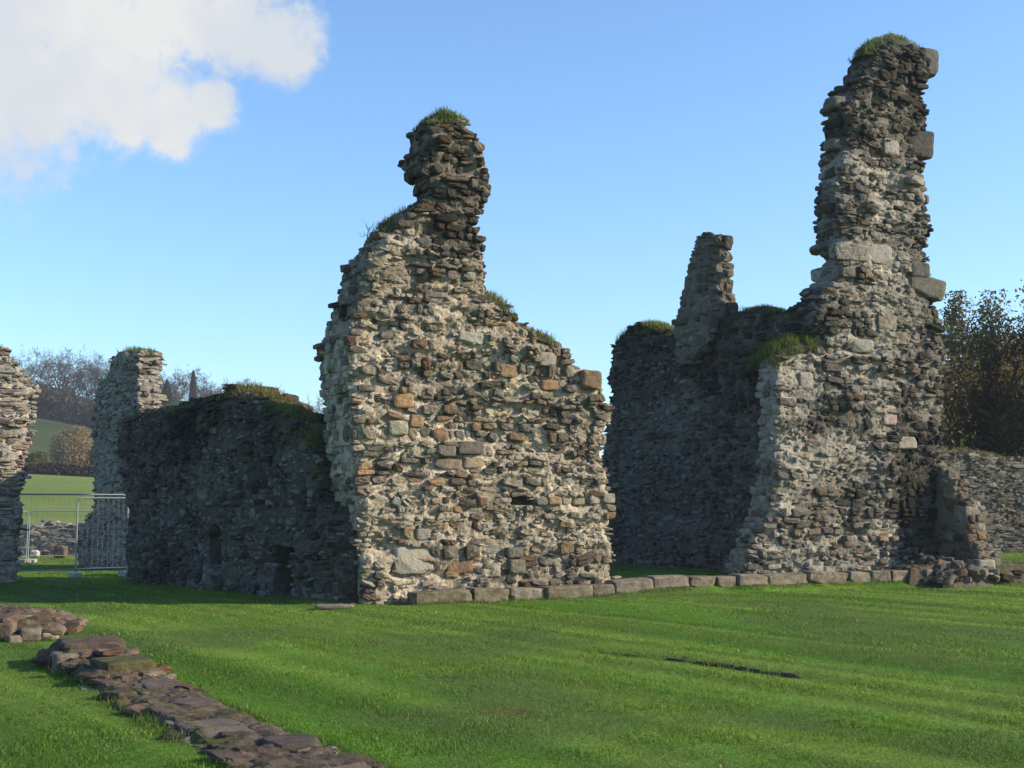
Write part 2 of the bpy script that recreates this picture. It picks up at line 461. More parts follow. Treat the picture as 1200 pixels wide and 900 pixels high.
def masonry(root, poly, T, seed, mat, pal=PAL_WARM, mortar=(0.40, 0.35, 0.27), row=(0.08, 0.2), wid=(0.13, 0.46), prot=(-0.02, 0.07),
            cell=0.05, rnd=0.22, relief=0.10, protos=PROTO_HI, flush=0.5, recess=(), patches=(), darkz=None, back=True, lump=0.05,
            tilt=0.09, name='rubble_masonry', depthfn=None, toneup=None, side_out=0.05, smear=1.0, chips=0.7, ledge=0.07):
    r = rng(seed)
    mb = MB()
    Tf = T if callable(T) else (lambda s, z: np.full(np.shape(z), float(T)))
    def surf(s, z):
        s = np.asarray(s, float); z = np.asarray(z, float)
        d = poly_dist(poly, s, z)
        t = np.clip(1 - d / rnd, 0, 1)
        y = rnd * 0.75 * (1 - np.sqrt(np.clip(1 - t * t, 0, 1)))
        y = y + relief * 2 * (fbm(s * 0.9, z * 0.9, 3.3, seed=seed, oct=3) - 0.5)
        y = y + ledge * 2 * (fbm(s * 1.0 + 3, z * 4.2, 8.3, seed=seed + 13, oct=3) - 0.5)
        if depthfn is not None: y = y + depthfn(s, z)
        return y
    def flushness(s, z):
        return np.clip((fbm(s * 0.75, z * 0.75, 1.7, seed=seed + 5, oct=3) - 0.5) * 3.2 + flush, 0, 1)
    def darkf(s, z):
        k = 1.0 if darkz is None else darkz(s, z)
        return k
    # ---- core of mortar
    x0, z0 = poly.min(0) - cell; x1, z1 = poly.max(0) + cell
    nx, nz = int((x1 - x0) / cell) + 2, int((z1 - z0) / cell) + 2
    gx, gz = np.meshgrid(x0 + np.arange(nx) * cell, z0 + np.arange(nz) * cell, indexing='ij')
    cx, cz = gx[:-1, :-1] + cell / 2, gz[:-1, :-1] + cell / 2
    ins = in_poly(poly, cx, cz)
    jx = gx + (vnoise(gx * 9, gz * 9, 0.5, seed + 1) - 0.5) * cell * 0.9
    jz = gz + (vnoise(gx * 9, gz * 9, 7.5, seed + 2) - 0.5) * cell * 0.9
    yf = surf(gx, gz) + lump * 2 * (fbm(gx * 5.5, gz * 8.5, 0.1, seed + 3, oct=4, gain=0.72) - 0.45)
    for (a0, b0, a1, b1, dep) in recess:
        yf = yf + dep * ((gx > a0) & (gx < a1) & (gz > b0) & (gz < b1))
    Tv = Tf(gx, gz)
    yb = Tv - surf(gx + 31, gz) * 0 - np.clip(1 - poly_dist(poly, gx, gz) / rnd, 0, 1) ** 2 * rnd * 0.6 - lump * 2 * (fbm(gx * 5, gz * 7, 9.1, seed + 4, oct=2) - 0.4)
    yb = np.maximum(yb, yf + 0.12)
    vid = np.arange(nx * nz).reshape(nx, nz)
    Vf = np.stack([jx, yf, jz], -1).reshape(-1, 3); Vb = np.stack([jx, yb, jz], -1).reshape(-1, 3)
    I, J = np.nonzero(ins)
    qf = np.stack([vid[I, J], vid[I + 1, J], vid[I + 1, J + 1], vid[I, J + 1]], 1)
    mtone = np.array(mortar)
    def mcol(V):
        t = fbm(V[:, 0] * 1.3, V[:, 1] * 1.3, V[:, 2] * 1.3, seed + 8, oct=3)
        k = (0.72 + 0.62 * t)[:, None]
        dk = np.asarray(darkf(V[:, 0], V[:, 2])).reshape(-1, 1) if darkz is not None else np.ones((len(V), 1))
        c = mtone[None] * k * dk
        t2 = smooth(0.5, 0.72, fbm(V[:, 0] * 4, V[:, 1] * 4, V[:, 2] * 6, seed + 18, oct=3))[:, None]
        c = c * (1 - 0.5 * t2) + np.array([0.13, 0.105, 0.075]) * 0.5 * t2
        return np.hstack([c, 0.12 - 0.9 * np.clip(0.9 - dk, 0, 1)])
    def compact(V, F):
        u, inv = np.unique(F.ravel(), return_inverse=True)
        return V[u], inv.reshape(F.shape)
    v, f = compact(Vf, qf); mb.add(v, f, mcol(v))
    v, f = compact(Vb, qf[:, ::-1]); mb.add(v, f, mcol(v))
    # sides
    pad = np.pad(ins, 1)
    NL = 6
    side = []
    for (di, dj, ea, eb) in ((-1, 0, (0, 1), (0, 0)), (1, 0, (1, 0), (1, 1)), (0, -1, (0, 0), (1, 0)), (0, 1, (1, 1), (0, 1))):
        nb = pad[1 + di:1 + di + ins.shape[0], 1 + dj:1 + dj + ins.shape[1]]
        A, B = np.nonzero(ins & ~nb)
        side.append(np.stack([vid[A + ea[0], B + ea[1]], vid[A + eb[0], B + eb[1]]], 1))
    side = np.vstack(side)
    Vs = []; Fs = []
    lev = [Vf + (Vb - Vf) * (k / NL) for k in range(NL + 1)]
    u, inv = np.unique(side.ravel(), return_inverse=True); e = inv.reshape(side.shape); nu = len(u)
    for k in range(NL + 1):
        P = lev[k][u].copy()
        if 0 < k < NL:
            P[:, 0] += (vnoise(P[:, 0] * 5, P[:, 1] * 5, P[:, 2] * 6, seed + 9) - 0.5) * 0.10
            P[:, 2] += (vnoise(P[:, 0] * 5, P[:, 1] * 5, P[:, 2] * 6, seed + 10) - 0.5) * 0.08
        Vs.append(P)
        if k: Fs.append(np.stack([e[:, 1] + (k - 1) * nu, e[:, 0] + (k - 1) * nu, e[:, 0] + k * nu, e[:, 1] + k * nu], 1))
    Vs = np.vstack(Vs); mb.add(Vs, np.vstack(Fs), mcol(Vs))
    # ---- stones, course by course
    st = Stones(protos, seed + 20)
    big = Stones(PROTO_BIG, seed + 21)
    rects = [(p[0], p[1], p[2], p[3]) for p in patches] + [(q[0], q[1], q[2], q[3]) for q in recess]
    def blocked(s, z):
        return any(a < s < c and b < z < d for a, b, c, d in rects)
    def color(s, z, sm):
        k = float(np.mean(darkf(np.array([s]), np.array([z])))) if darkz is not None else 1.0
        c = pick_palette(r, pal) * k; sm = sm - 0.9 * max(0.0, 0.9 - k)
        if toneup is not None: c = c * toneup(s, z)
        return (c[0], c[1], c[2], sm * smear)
    z = poly[:, 1].min()
    top = poly[:, 1].max()
    while z < top - 0.02:
        dense = 0
        h = float(np.clip(r.lognormal(math.log((row[0] + row[1]) / 2.15), 0.38), row[0], row[1] * 1.15))
        zm = z + h / 2
        for (a, b) in intervals(poly, min(zm, top - 0.01)):
            s = a - r.uniform(-0.02, 0.05)
            # ends of the course: stones laid through the thickness
            for (edge, sg) in ((a, -1), (b, 1)):
                yy = float(surf(edge, zm)) + 0.02; TT = float(Tf(np.array(edge), np.array(zm)))
                while yy < TT - 0.05:
                    w = r.uniform(wid[0], wid[1] * 0.9); dpt = r.uniform(0.14, 0.3)
                    hh = h * r.uniform(0.75, 1.25)
                    out = r.uniform(0.0, side_out + 0.03) + (r.random() < 0.12) * 0.06
                    inset = 0.06 * (abs((yy + w / 2) / max(TT, 0.1) - 0.5) * 2) ** 4
                    if r.random() > 0.12:
                        st.put((edge + sg * (out - dpt / 2 - inset), yy + w / 2, zm), (w * 0.97, dpt, hh), math.pi / 2, color(edge, zm, r.uniform(0, 0.6)), tilt)
                    yy += w
            while s < b - 0.03:
                w = float(np.clip(r.lognormal(math.log((wid[0] + wid[1]) / 2.4), 0.42), wid[0], wid[1] * 1.2))
                w = min(w, max(b - s + 0.04, wid[0]))
                sc = s + w / 2
                zz = zm + 0.10 * (fbm(sc * 0.5, zm * 0.4, 0, seed + 30, oct=2) - 0.5)
                if not blocked(sc, zz):
                    fl = float(flushness(sc, zz))
                    y = float(surf(sc, zz))
                    if r.random() > 0.10 + 0.38 * fl:
                        pr = prot[0] + (prot[1] - prot[0]) * r.random() * (1 - 0.75 * fl) + (r.random() < 0.07) * 0.05
                        dp = r.uniform(0.16, 0.28)
                        if h > row[1] * 0.75 and r.random() < 0.35:      # two thin stones in place of one
                            for k in (0, 1):
                                st.put((sc, y - pr + dp / 2 - r.uniform(-.02, .03), zz + (k - 0.5) * h * 0.5), (w * r.uniform(.8, 1.0), dp, h * 0.5 * r.uniform(.75, 1.05)), 0, color(sc, zz, fl * r.uniform(0.2, 1)), tilt)
                        else:
                            st.put((sc, y - pr + dp / 2, zz), (w * r.uniform(0.86, 1.02), dp, h * r.uniform(0.72, 1.1)), 0, color(sc, zz, fl * r.uniform(0.2, 1)), tilt)
                    else:                                                  # rubble core shows: small stones set in the mortar
                        for _ in range(r.integers(2, 5)):
                            st.put((sc + r.uniform(-.5, .5) * w, y + r.uniform(-0.02, 0.05) + 0.02, zz + r.uniform(-.5, .5) * h), (r.uniform(.05, .16), .14, r.uniform(.025, .075)), 0, color(sc, zz, r.uniform(0.2, 0.9)), 0.25)
                    if chips and r.random() < chips:                        # pinnings in the joints
                        st.put((sc + r.uniform(-.5, .5) * w, y + r.uniform(-0.03, 0.03) + 0.03, zz + h * r.choice([-.5, .5]) + r.normal() * .012), (r.uniform(.05, .2), .12, r.uniform(.02, .05)), 0, color(sc, zz, r.uniform(0, 0.7)), 0.15)
                    if back and r.random() > 0.15:
                        TT = float(Tf(np.array(sc), np.array(zz)))
                        st.put((sc, TT - r.uniform(0.02, 0.10) - 0.05, zz), (w, 0.26, h * r.uniform(.8, 1.1)), 0, color(sc, zz, 0.4), tilt)
                s += w
        z += h * 0.97
    # broken tops
    sx = np.arange(poly[:, 0].min() + 0.05, poly[:, 0].max(), 0.16)
    for s in sx:
        col_in = in_poly(poly, np.full(nz, s), z0 + np.arange(nz) * cell)
        if not col_in.any(): continue
        zt = z0 + np.nonzero(col_in)[0].max() * cell
        if zt < 0.25: continue
        TT = float(Tf(np.array(s), np.array(zt))); yy = r.uniform(0.02, 0.1) + float(surf(s, zt - 0.05))
        while yy < TT - 0.06:
            w = r.uniform(0.14, 0.34)
            if r.random() < 0.8:
                st.put((s + r.uniform(-.06, .06), yy + w / 2, zt + r.uniform(-0.05, 0.03)), (r.uniform(.15, .34), w, r.uniform(.07, .15)), r.uniform(-.4, .4), color(s, zt, 0.1), 0.16, 0.12)
            yy += w
    for p in patches:
        a, b, c, d, colr, out = p[:6]
        sc, zc = (a + c) / 2, (b + d) / 2
        y = float(surf(sc, zc))
        big.put((sc, y - out + 0.14, zc), (abs(c - a), 0.28, abs(d - b)), 0, tuple(colr) + ((p[6] if len(p) > 6 else 0.0),), 0.03, 0.03)
    st.emit(mb); big.emit(mb)
    o = mb.build(name, mat, root)
    return o, surf

def blades_into(mb, P, length, width, cols, r, lean=0.45, bend=0.5):
    """two-segment tapered grass blades rooted at P"""
    n = len(P)
    L = length * r.uniform(0.55, 1.25, n) if np.isscalar(length) else length
    Wd = width * r.uniform(0.7, 1.3, n) if np.isscalar(width) else width
    az = r.uniform(0, 2 * math.pi, n); fa = r.uniform(0, 2 * math.pi, n)
    ln = np.abs(r.normal(0, lean, n))
    up1 = np.stack([np.sin(ln) * np.cos(az), np.sin(ln) * np.sin(az), np.cos(ln)], 1)
    ln2 = np.clip(ln + bend * r.random(n), 0, 1.5)
    up2 = np.stack([np.sin(ln2) * np.cos(az), np.sin(ln2) * np.sin(az), np.cos(ln2)], 1)
    sd = np.stack([np.cos(fa), np.sin(fa), np.zeros(n)], 1) * (Wd / 2)[:, None]
    m = P + up1 * (L * 0.55)[:, None]; t = m + up2 * (L * 0.45)[:, None]
    V = np.stack([P - sd, P + sd, m + sd * 0.75, m - sd * 0.75, t], 1)
    b = np.arange(n)[:, None] * 5
    q = b + np.array([[0, 1, 2, 3]]); tr = b + np.array([[3, 2, 4]])
    C = np.repeat(cols, 5, axis=0)
    n0 = mb.n
    mb.add(V.reshape(-1, 3), q, C)
    mb.f[3].append(tr + n0)

GR_GREEN = np.array([0.098, 0.150, 0.022]); GR_YEL = np.array([0.135, 0.12, 0.042]); GR_MOSS = np.array([0.10, 0.11, 0.02]); GR_DEAD = np.array([0.175, 0.13, 0.068])
def turf_cap(root, line, T, seed, n=2500, length=0.12, mix=(0.7, 0.3, 0.0), bump=0.10, name='grass_cap', droop=0.0, y0=0.03, label=None):
    """mound of turf along a list of (s,z) points on the wall's top, with grass blades on it"""
    r = rng(seed); mb = MB()
    line = np.array(line); ns = max(6, int((line[-1, 0] - line[0, 0]) / 0.06)); ny = 11
    s = np.linspace(line[0, 0], line[-1, 0], ns); z = np.interp(s, line[:, 0], line[:, 1])
    u = np.linspace(0, 1, ny)
    S, U = np.meshgrid(s, u, indexing='ij'); Z = np.repeat(z[:, None], ny, 1)
    env = np.sin(np.clip((S - s[0]) / (s[-1] - s[0]), 0, 1) * math.pi) ** 0.45
    prof = np.sin(U * math.pi) ** 0.5
    Y = y0 + U * (T - 2 * y0)
    H = Z - 0.06 + bump * env * prof * (0.6 + 0.8 * fbm(S * 3, Y * 3, 0, seed, oct=3)) - 0.07 * (1 - prof)
    V = np.stack([S, Y, H], -1).reshape(-1, 3)
    idx = np.arange(ns * ny).reshape(ns, ny)
    q = np.stack([idx[:-1, :-1], idx[1:, :-1], idx[1:, 1:], idx[:-1, 1:]], -1).reshape(-1, 4)
    mb.add(V, q, np.array([0.05, 0.06, 0.018]))
    ii = r.random(n) * (ns - 1); jj = r.random(n) ** 0.8 * (ny - 1)
    i0 = np.minimum(ii.astype(int), ns - 2); j0 = np.minimum(jj.astype(int), ny - 2)
    P = V.reshape(ns, ny, 3)[i0, j0] + r.normal(size=(n, 3)) * np.array([0.03, 0.03, 0.01])
    P = P[vnoise(P[:, 0] * 4.5, P[:, 1] * 4.5, 2, seed + 6) > 0.33]; n = len(P)
    length = length * (0.35 + 1.1 * vnoise(P[:, 0] * 3.2, P[:, 1] * 3.2, 4, seed + 7)) * r.uniform(.5, 1.3, n)
    tw = r.random(n)[:, None]
    k = fbm(P[:, 0] * 2.5, P[:, 1] * 2.5, 1, seed + 2, oct=2)[:, None]
    g = np.where(tw < mix[0], GR_GREEN, np.where(tw < mix[0] + mix[1], GR_YEL, GR_DEAD)) * (0.6 + 0.8 * k) * r.uniform(0.7, 1.3, (n, 1))
    blades_into(mb, P, length, 0.012, g, r, lean=0.55 + droop, bend=0.8)
    o = mb.build(name, M_GRASS, root)
    if label: o['label'] = label
    return o

# ------------------------------------------------------------------ ground
U_DIR = np.array([-0.562, 0.827])         # the old walls' line across the lawn
V_DIR = np.array([0.883, 0.469])
def terrain(x, y):
    x = np.asarray(x, float); y = np.asarray(y, float)
    z = 0.05 * (fbm(x * 0.28, y * 0.28, 0, 41, oct=3) - 0.5) * smooth(3, 9, y)
    # wheel/mower lines and shallow lynchets along the old wall line
    across = x * 0.827 + y * 0.562
    z = z + 0.018 * np.sin(across * 4.1 + 1.5 * fbm(x * .15, y * .15, 0, 44)) * fbm(x * .3, y * .3, 2, 43, oct=2) * smooth(40, 25, y)
    z = z + 0.05 * smooth(8.05, 8.35, across) * smooth(26, 22, y) * smooth(0.5, 2.0, x) * 0.8
    # raised floor behind the footing on the right
    p = (x + 0.83) * -0.42 + (y - 20.7) * 0.907
    z = z + 0.2 * smooth(0.25, 0.8, p) * smooth(1.5, 2.6, x) * smooth(60, 45, y)
    # hollow beyond the fence, then the pasture and the hill on the left
    z = z - 0.12 * smooth(28, 31, y) * smooth(-4, -7, x)
    hill_l = smooth(60, -90, x + y * 0.20)
    z = z + 6.9 * smooth(44, 132, y) * (0.3 + 0.7 * hill_l)
    z = z + (17 * smooth(130, 260, y) + 16 * smooth(240, 420, y)) * (0.12 + 0.88 * hill_l)
    z = z + 1.2 * (fbm(x * 0.02, y * 0.02, 0, 45, oct=3) - 0.5) * smooth(60, 140, y)
    return z

def lawn_tone(x, y, seed=50):
    """base colour of the turf: mown stripes, wear and damp patches"""
    across = x * 0.827 + y * 0.562
    along = -x * 0.562 + y * 0.827
    k = fbm(x * 0.45, y * 0.45, 0, seed, oct=4)
    st = fbm(across * 2.8, along * 0.12, 0, seed + 3, oct=4)
    st2 = fbm(across * 0.9, along * 0.06, 3, seed + 6, oct=2)
    g = np.stack([0.074 + 0 * x, 0.158 + 0 * x, 0.014 + 0 * x], -1)
    ye = np.array([0.118, 0.196, 0.025]); du = np.array([0.076, 0.122, 0.028])
    a = np.clip((st - 0.5) * 4.5 + (st2 - 0.5) * 3.0 + 0.5, 0, 1)[..., None]
    b = np.clip((k - 0.54) * 5, 0, 0.7)[..., None]
    c = (g * (1 - a) + ye * a) * (0.80 + 0.40 * smooth(0.3, 0.7, fbm(across * 4.4, along * 0.08, 5, seed + 9, oct=3)))[..., None]
    c = c * (1 - b) + du * b
    # thin brown wear beside the stub wall and one bare patch
    bare = np.exp(-(((x - 0.0) / 0.22) ** 2 + ((y - 10.2) / 0.14) ** 2))[..., None]
    c = c * (1 - 0.6 * bare) + np.array([0.14, 0.09, 0.04]) * 0.6 * bare
    return c

def build_ground():
    xs = np.concatenate([-np.geomspace(15, 1500, 46)[::-1], np.arange(-14.85, 15, 0.16), np.geomspace(15.1, 1500, 46)])
    ys = np.concatenate([-np.geomspace(4.1, 300, 12)[::-1], np.arange(-4, 5, 0.5), np.arange(5, 31, 0.14), np.geomspace(31, 3000, 110)])
    X, Y = np.meshgrid(xs, ys, indexing='ij')
    Z = terrain(X, Y)
    V = np.stack([X, Y, Z], -1).reshape(-1, 3)
    idx = np.arange(X.size).reshape(X.shape)
    q = np.stack([idx[:-1, :-1], idx[1:, :-1], idx[1:, 1:], idx[:-1, 1:]], -1).reshape(-1, 4)
    c = lawn_tone(X, Y) * 0.85
    k = fbm(X * 0.05, Y * 0.05, 0, 61, oct=4)[..., None]
    past = np.array([0.145, 0.185, 0.042]) * (0.75 + 0.5 * k)
    hillg = np.array([0.046, 0.064, 0.022]) * (0.55 + 0.9 * k)
    wood = np.array([0.06, 0.05, 0.03]) * (0.7 + 0.6 * k)
    a = smooth(30, 44, Y)[..., None]; c = c * (1 - a) + past * a
    a = smooth(128, 134, Y)[..., None]; c = c * (1 - a) + hillg * a
    a = smooth(228, 245, Y + 10 * (k[..., 0] - 0.5))[..., None]; c = c * (1 - a) + wood * a
    mb = MB(); mb.add(V, q, c.reshape(-1, 3))
    o = mb.build('ground', M_GROUND, smooth_shade=True)
    tag(o, 'mown green lawn running on into pale pasture and a dark hillside', 'ground', kind='structure')
build_ground()

# ------------------------------------------------------------------ the tall pointed ruin in the middle
G_RUIN = 'ruined rubble walls of the abbey'
A_V = R(28)
PM = Plane2(ground_pt(440, 708), A_V)
mp = PM.poly([(425, 716), (424, 640), (418, 560), (414, 480), (410, 430), (407, 395), (414, 388), (421, 350), (432, 305), (440, 290), (462, 266), (486, 243), (512, 226), (506, 205), (495, 195),
              (494, 180), (501, 172), (504, 150), (508, 139), (549, 139), (551, 149), (556, 153), (562, 170), (571, 178), (571, 190), (576, 200), (573, 212), (577, 226), (569, 235),
              (564, 246), (556, 258), (561, 272), (569, 285), (567, 305), (571, 325), (572, 341), (586, 354), (600, 362), (610, 378), (622, 385), (640, 396), (656, 402), (666, 412), (672, 430), (697, 437),
              (700, 455), (706, 468), (714, 476), (719, 490), (709, 502), (711, 520), (705, 535), (712, 550), (716, 575), (718, 600), (714, 625), (721, 648), (717, 670), (726, 685), (728, 712)])
r_main = PM.root('ruined_wall', 'tall tapering wall of sunlit rubble with a slender broken pillar on top, at the centre', 'ruined wall', G_RUIN)
def rect(pl, x0, y0, x1, y1):
    a = pl.px(x0, y1); b = pl.px(x1, y0); return (a[0], a[1], b[0], b[1])
zt_m = mp[:, 1].max()
def T_main(s, z):
    return 1.45 - 0.62 * smooth(4.2, 6.6, np.asarray(z, float))
patches = [
    rect(PM, 462, 640, 508, 674) + ((0.25, 0.24, 0.20), 0.0, 0.6),
    rect(PM, 523, 648, 556, 673) + ((0.185, 0.12, 0.075), 0.05, 0.1),
    rect(PM, 460, 462, 484, 478) + ((0.30, 0.19, 0.10), 0.08),
    rect(PM, 479, 486, 497, 501) + ((0.25, 0.17, 0.10), 0.08),
    rect(PM, 455, 493, 478, 510) + ((0.27, 0.25, 0.19), 0.08),
    rect(PM, 585, 427, 607, 442) + ((0.24, 0.16, 0.09), 0.09),
    rect(PM, 632, 446, 652, 457) + ((0.25, 0.15, 0.08), 0.08),
    rect(PM, 676, 435, 700, 457) + ((0.17, 0.115, 0.075), 0.08),
    rect(PM, 629, 414, 650, 429) + ((0.25, 0.22, 0.17), 0.09),
    rect(PM, 509, 538, 540, 550) + ((0.22, 0.165, 0.12), 0.07),
    rect(PM, 541, 537, 566, 549) + ((0.25, 0.19, 0.125), 0.09),
    rect(PM, 509, 522, 532, 535) + ((0.15, 0.125, 0.10), 0.09),
    rect(PM, 534, 518, 564, 533) + ((0.12, 0.10, 0.085), 0.11),
    rect(PM, 627, 582, 640, 592) + ((0.19, 0.165, 0.12), 0.05),
    rect(PM, 640, 581, 657, 592) + ((0.24, 0.165, 0.10), 0.06),
    rect(PM, 658, 581, 670, 592) + ((0.27, 0.25, 0.2), 0.05),
    rect(PM, 671, 581, 686, 592) + ((0.24, 0.20, 0.14), 0.06),
    rect(PM, 690, 580, 704, 591) + ((0.28, 0.25, 0.2), 0.06),
    rect(PM, 705, 578, 720, 590) + ((0.25, 0.22, 0.17), 0.06),
    rect(PM, 593, 641, 612, 654) + ((0.12, 0.105, 0.085), 0.10),
    rect(PM, 594, 655, 613, 672) + ((0.15, 0.13, 0.10), 0.11),
    rect(PM, 535, 390, 565, 402) + ((0.30, 0.28, 0.23), 0.06),
    rect(PM, 472, 617, 484, 632) + ((0.25, 0.18, 0.10), 0.05),
    rect(PM, 486, 619, 504, 633) + ((0.20, 0.19, 0.165), 0.07),
]
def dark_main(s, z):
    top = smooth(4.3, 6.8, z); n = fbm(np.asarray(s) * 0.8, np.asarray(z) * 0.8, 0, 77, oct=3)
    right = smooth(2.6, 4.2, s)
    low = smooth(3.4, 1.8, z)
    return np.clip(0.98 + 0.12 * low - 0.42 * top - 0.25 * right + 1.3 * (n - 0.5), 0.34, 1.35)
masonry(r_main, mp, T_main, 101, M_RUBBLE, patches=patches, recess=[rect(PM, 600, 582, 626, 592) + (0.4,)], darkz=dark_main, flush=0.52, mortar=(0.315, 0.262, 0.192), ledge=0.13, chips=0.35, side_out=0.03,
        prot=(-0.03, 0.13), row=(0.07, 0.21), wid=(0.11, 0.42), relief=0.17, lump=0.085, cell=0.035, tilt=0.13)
def cap(pl, root, pts, T, seed, **kw):
    return turf_cap(root, [pl.px(*p) + np.array([0, 0.05]) for p in pts], T, seed, **kw)
cap(PM, r_main, [(505, 139), (530, 138), (552, 142)], 0.8, 1, n=2600, length=0.11, bump=0.14)
cap(PM, r_main, [(455, 266), (486, 246), (510, 232)], 0.95, 2, n=1100, length=0.10, bump=0.06, mix=(0.45, 0.3, 0.25))
cap(PM, r_main, [(572, 347), (588, 354), (606, 370)], 1.2, 3, n=2200, length=0.13, bump=0.15, mix=(0.5, 0.3, 0.2))
cap(PM, r_main, [(622, 389), (640, 396), (656, 406)], 1.2, 4, n=2000, length=0.13, bump=0.14, mix=(0.5, 0.3, 0.2))

# ------------------------------------------------------------------ the tall tower-like ruin on the right
PT = Plane2(depth_pt(1000, 26.0), A_V)
tp = PT.poly([(868, 690), (870, 668), (878, 645), (888, 622), (900, 600), (905, 575), (907, 540), (911, 500), (909, 450), (912, 420), (922, 412), (945, 405), (964, 400), (962, 385), (955, 378), (957, 358), (964, 350), (966, 338),
              (978, 330), (982, 312), (988, 300), (980, 292), (983, 270), (980, 255), (985, 250), (982, 225), (988, 205), (986, 190), (993, 172), (990, 160), (996, 148), (990, 122), (1000, 116), (1003, 100), (1012, 90), (1020, 74), (1026, 62), (1036, 52), (1082, 56), (1089, 75), (1086, 110), (1090, 140), (1082, 160), (1084, 200), (1087, 228),
              (1083, 250), (1090, 262), (1088, 300), (1090, 316), (1094, 345), (1100, 360), (1105, 385), (1110, 420), (1106, 460), (1110, 500), (1107, 540), (1110, 575), (1116, 605), (1122, 640), (1128, 690)])
r_tow = PT.root('ruined_wall', 'tallest grey stone tower of the ruin, with jutting corbels and a tuft of turf on top', 'ruined wall', G_RUIN)
def T_tow(s, z):
    z = np.asarray(z, float)
    s = np.asarray(s, float)
    return 1.15 - 0.45 * smooth(4.5, 6.0, z) - 0.62 * smooth(-0.75, -1.15, s) * smooth(5.0, 4.4, z)
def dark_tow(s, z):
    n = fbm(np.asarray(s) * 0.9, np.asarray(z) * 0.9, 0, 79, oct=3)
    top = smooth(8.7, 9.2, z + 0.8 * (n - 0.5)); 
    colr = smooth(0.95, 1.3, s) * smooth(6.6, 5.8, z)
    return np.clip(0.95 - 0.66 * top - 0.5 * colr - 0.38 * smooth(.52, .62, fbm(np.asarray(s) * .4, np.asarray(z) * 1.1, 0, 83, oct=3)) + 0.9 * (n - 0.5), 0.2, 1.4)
pt2 = [rect(PT, 1038, 163, 1056, 179) + ((0.22, 0.20, 0.16), 0.05, 0.5), rect(PT, 1029, 362, 1052, 387) + ((0.16, 0.135, 0.10), 0.07, 0.3),
       rect(PT, 1036, 475, 1052, 498) + ((0.34, 0.25, 0.21), 0.05, 0.1), rect(PT, 1050, 512, 1072, 526) + ((0.26, 0.23, 0.18), 0.08),
       rect(PT, 975, 288, 1014, 304) + ((0.07, 0.062, 0.05), 0.05, 0.4), rect(PT, 1016, 288, 1046, 308) + ((0.17, 0.152, 0.12), 0.05, 0.5),
       rect(PT, 940, 436, 956, 456) + ((0.27, 0.25, 0.21), 0.05, 0.3), rect(PT, 1000, 398, 1025, 412) + ((0.25, 0.23, 0.19), 0.09, 0.2)]
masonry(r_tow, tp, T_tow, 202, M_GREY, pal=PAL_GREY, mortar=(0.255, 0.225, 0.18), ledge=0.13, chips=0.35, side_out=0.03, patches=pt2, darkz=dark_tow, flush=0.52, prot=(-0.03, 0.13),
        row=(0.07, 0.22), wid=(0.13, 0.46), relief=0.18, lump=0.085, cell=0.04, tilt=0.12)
cap(PT, r_tow, [(1020, 60), (1036, 51), (1060, 48), (1084, 55)], 0.7, 11, n=2600, length=0.12, bump=0.22)
cap(PT, r_tow, [(910, 424), (928, 411), (962, 402)], 1.0, 12, n=4600, length=0.2, bump=0.2, droop=0.1)
# corbels and bonders that jut from the tower's edges: each a separate dressed block
def block_part(root, c, s, seed, col, name='projecting_stone', mat=None, yaw=0.0, tilt=0.0, label=None, alpha=0.1, shear=None, dressed=False):
    r = rng(seed)
    p = (PROTO_DRESSED if dressed else PROTO_BIG)[0][seed % 16] * np.array(s)
    if shear: p[:, 0] += p[:, 2] * shear
    m = euler_mats(np.array([0.0]), np.array([tilt]), np.array([yaw]))[0]
    mb = MB(); mb.add(p @ m.T + np.array(c), PROTO_BIG[1], np.array(tuple(col) + (alpha,)))
    o = mb.build(name, mat or M_GREY, root)
    if label: o['label'] = label
    return o
def jut(x0, y0, x1, y1, dep, seed, col, y=0.3, **kw):
    a = PT.px(x0, y1); b = PT.px(x1, y0)
    block_part(r_tow, ((a[0] + b[0]) / 2, y, (a[1] + b[1]) / 2), (b[0] - a[0], dep, b[1] - a[1]), seed, col, **kw)
jut(1066, 57, 1104, 80, 0.5, 3, (0.10, 0.092, 0.078), label='large flat block overhanging the tower top')
jut(1072, 152, 1099, 181, 0.45, 4, (0.06, 0.057, 0.05), label='dark rounded corbel', shear=0.12)
jut(1068, 325, 1111, 346, 0.5, 5, (0.115, 0.105, 0.082), tilt=0.12, y=0.25)
jut(1068, 308, 1090, 324, 0.45, 6, (0.085, 0.08, 0.07), y=0.2)
jut(984, 112, 1006, 123, 0.45, 7, (0.12, 0.11, 0.095), y=0.35)
jut(984, 161, 1002, 171, 0.4, 8, (0.15, 0.14, 0.12), y=0.35)
jut(1070, 255, 1091, 274, 0.4, 9, (0.2, 0.18, 0.14), y=0.25)

# broken door jamb that projects from the foot of the tower
PJ0 = PT.P0 + PT.d * PT.px(1100, 640)[0]
aJ = A_V + R(-90)
PJ = Plane2(PJ0 + PT.n * 0.25 - PT.d * 0.05, aJ)
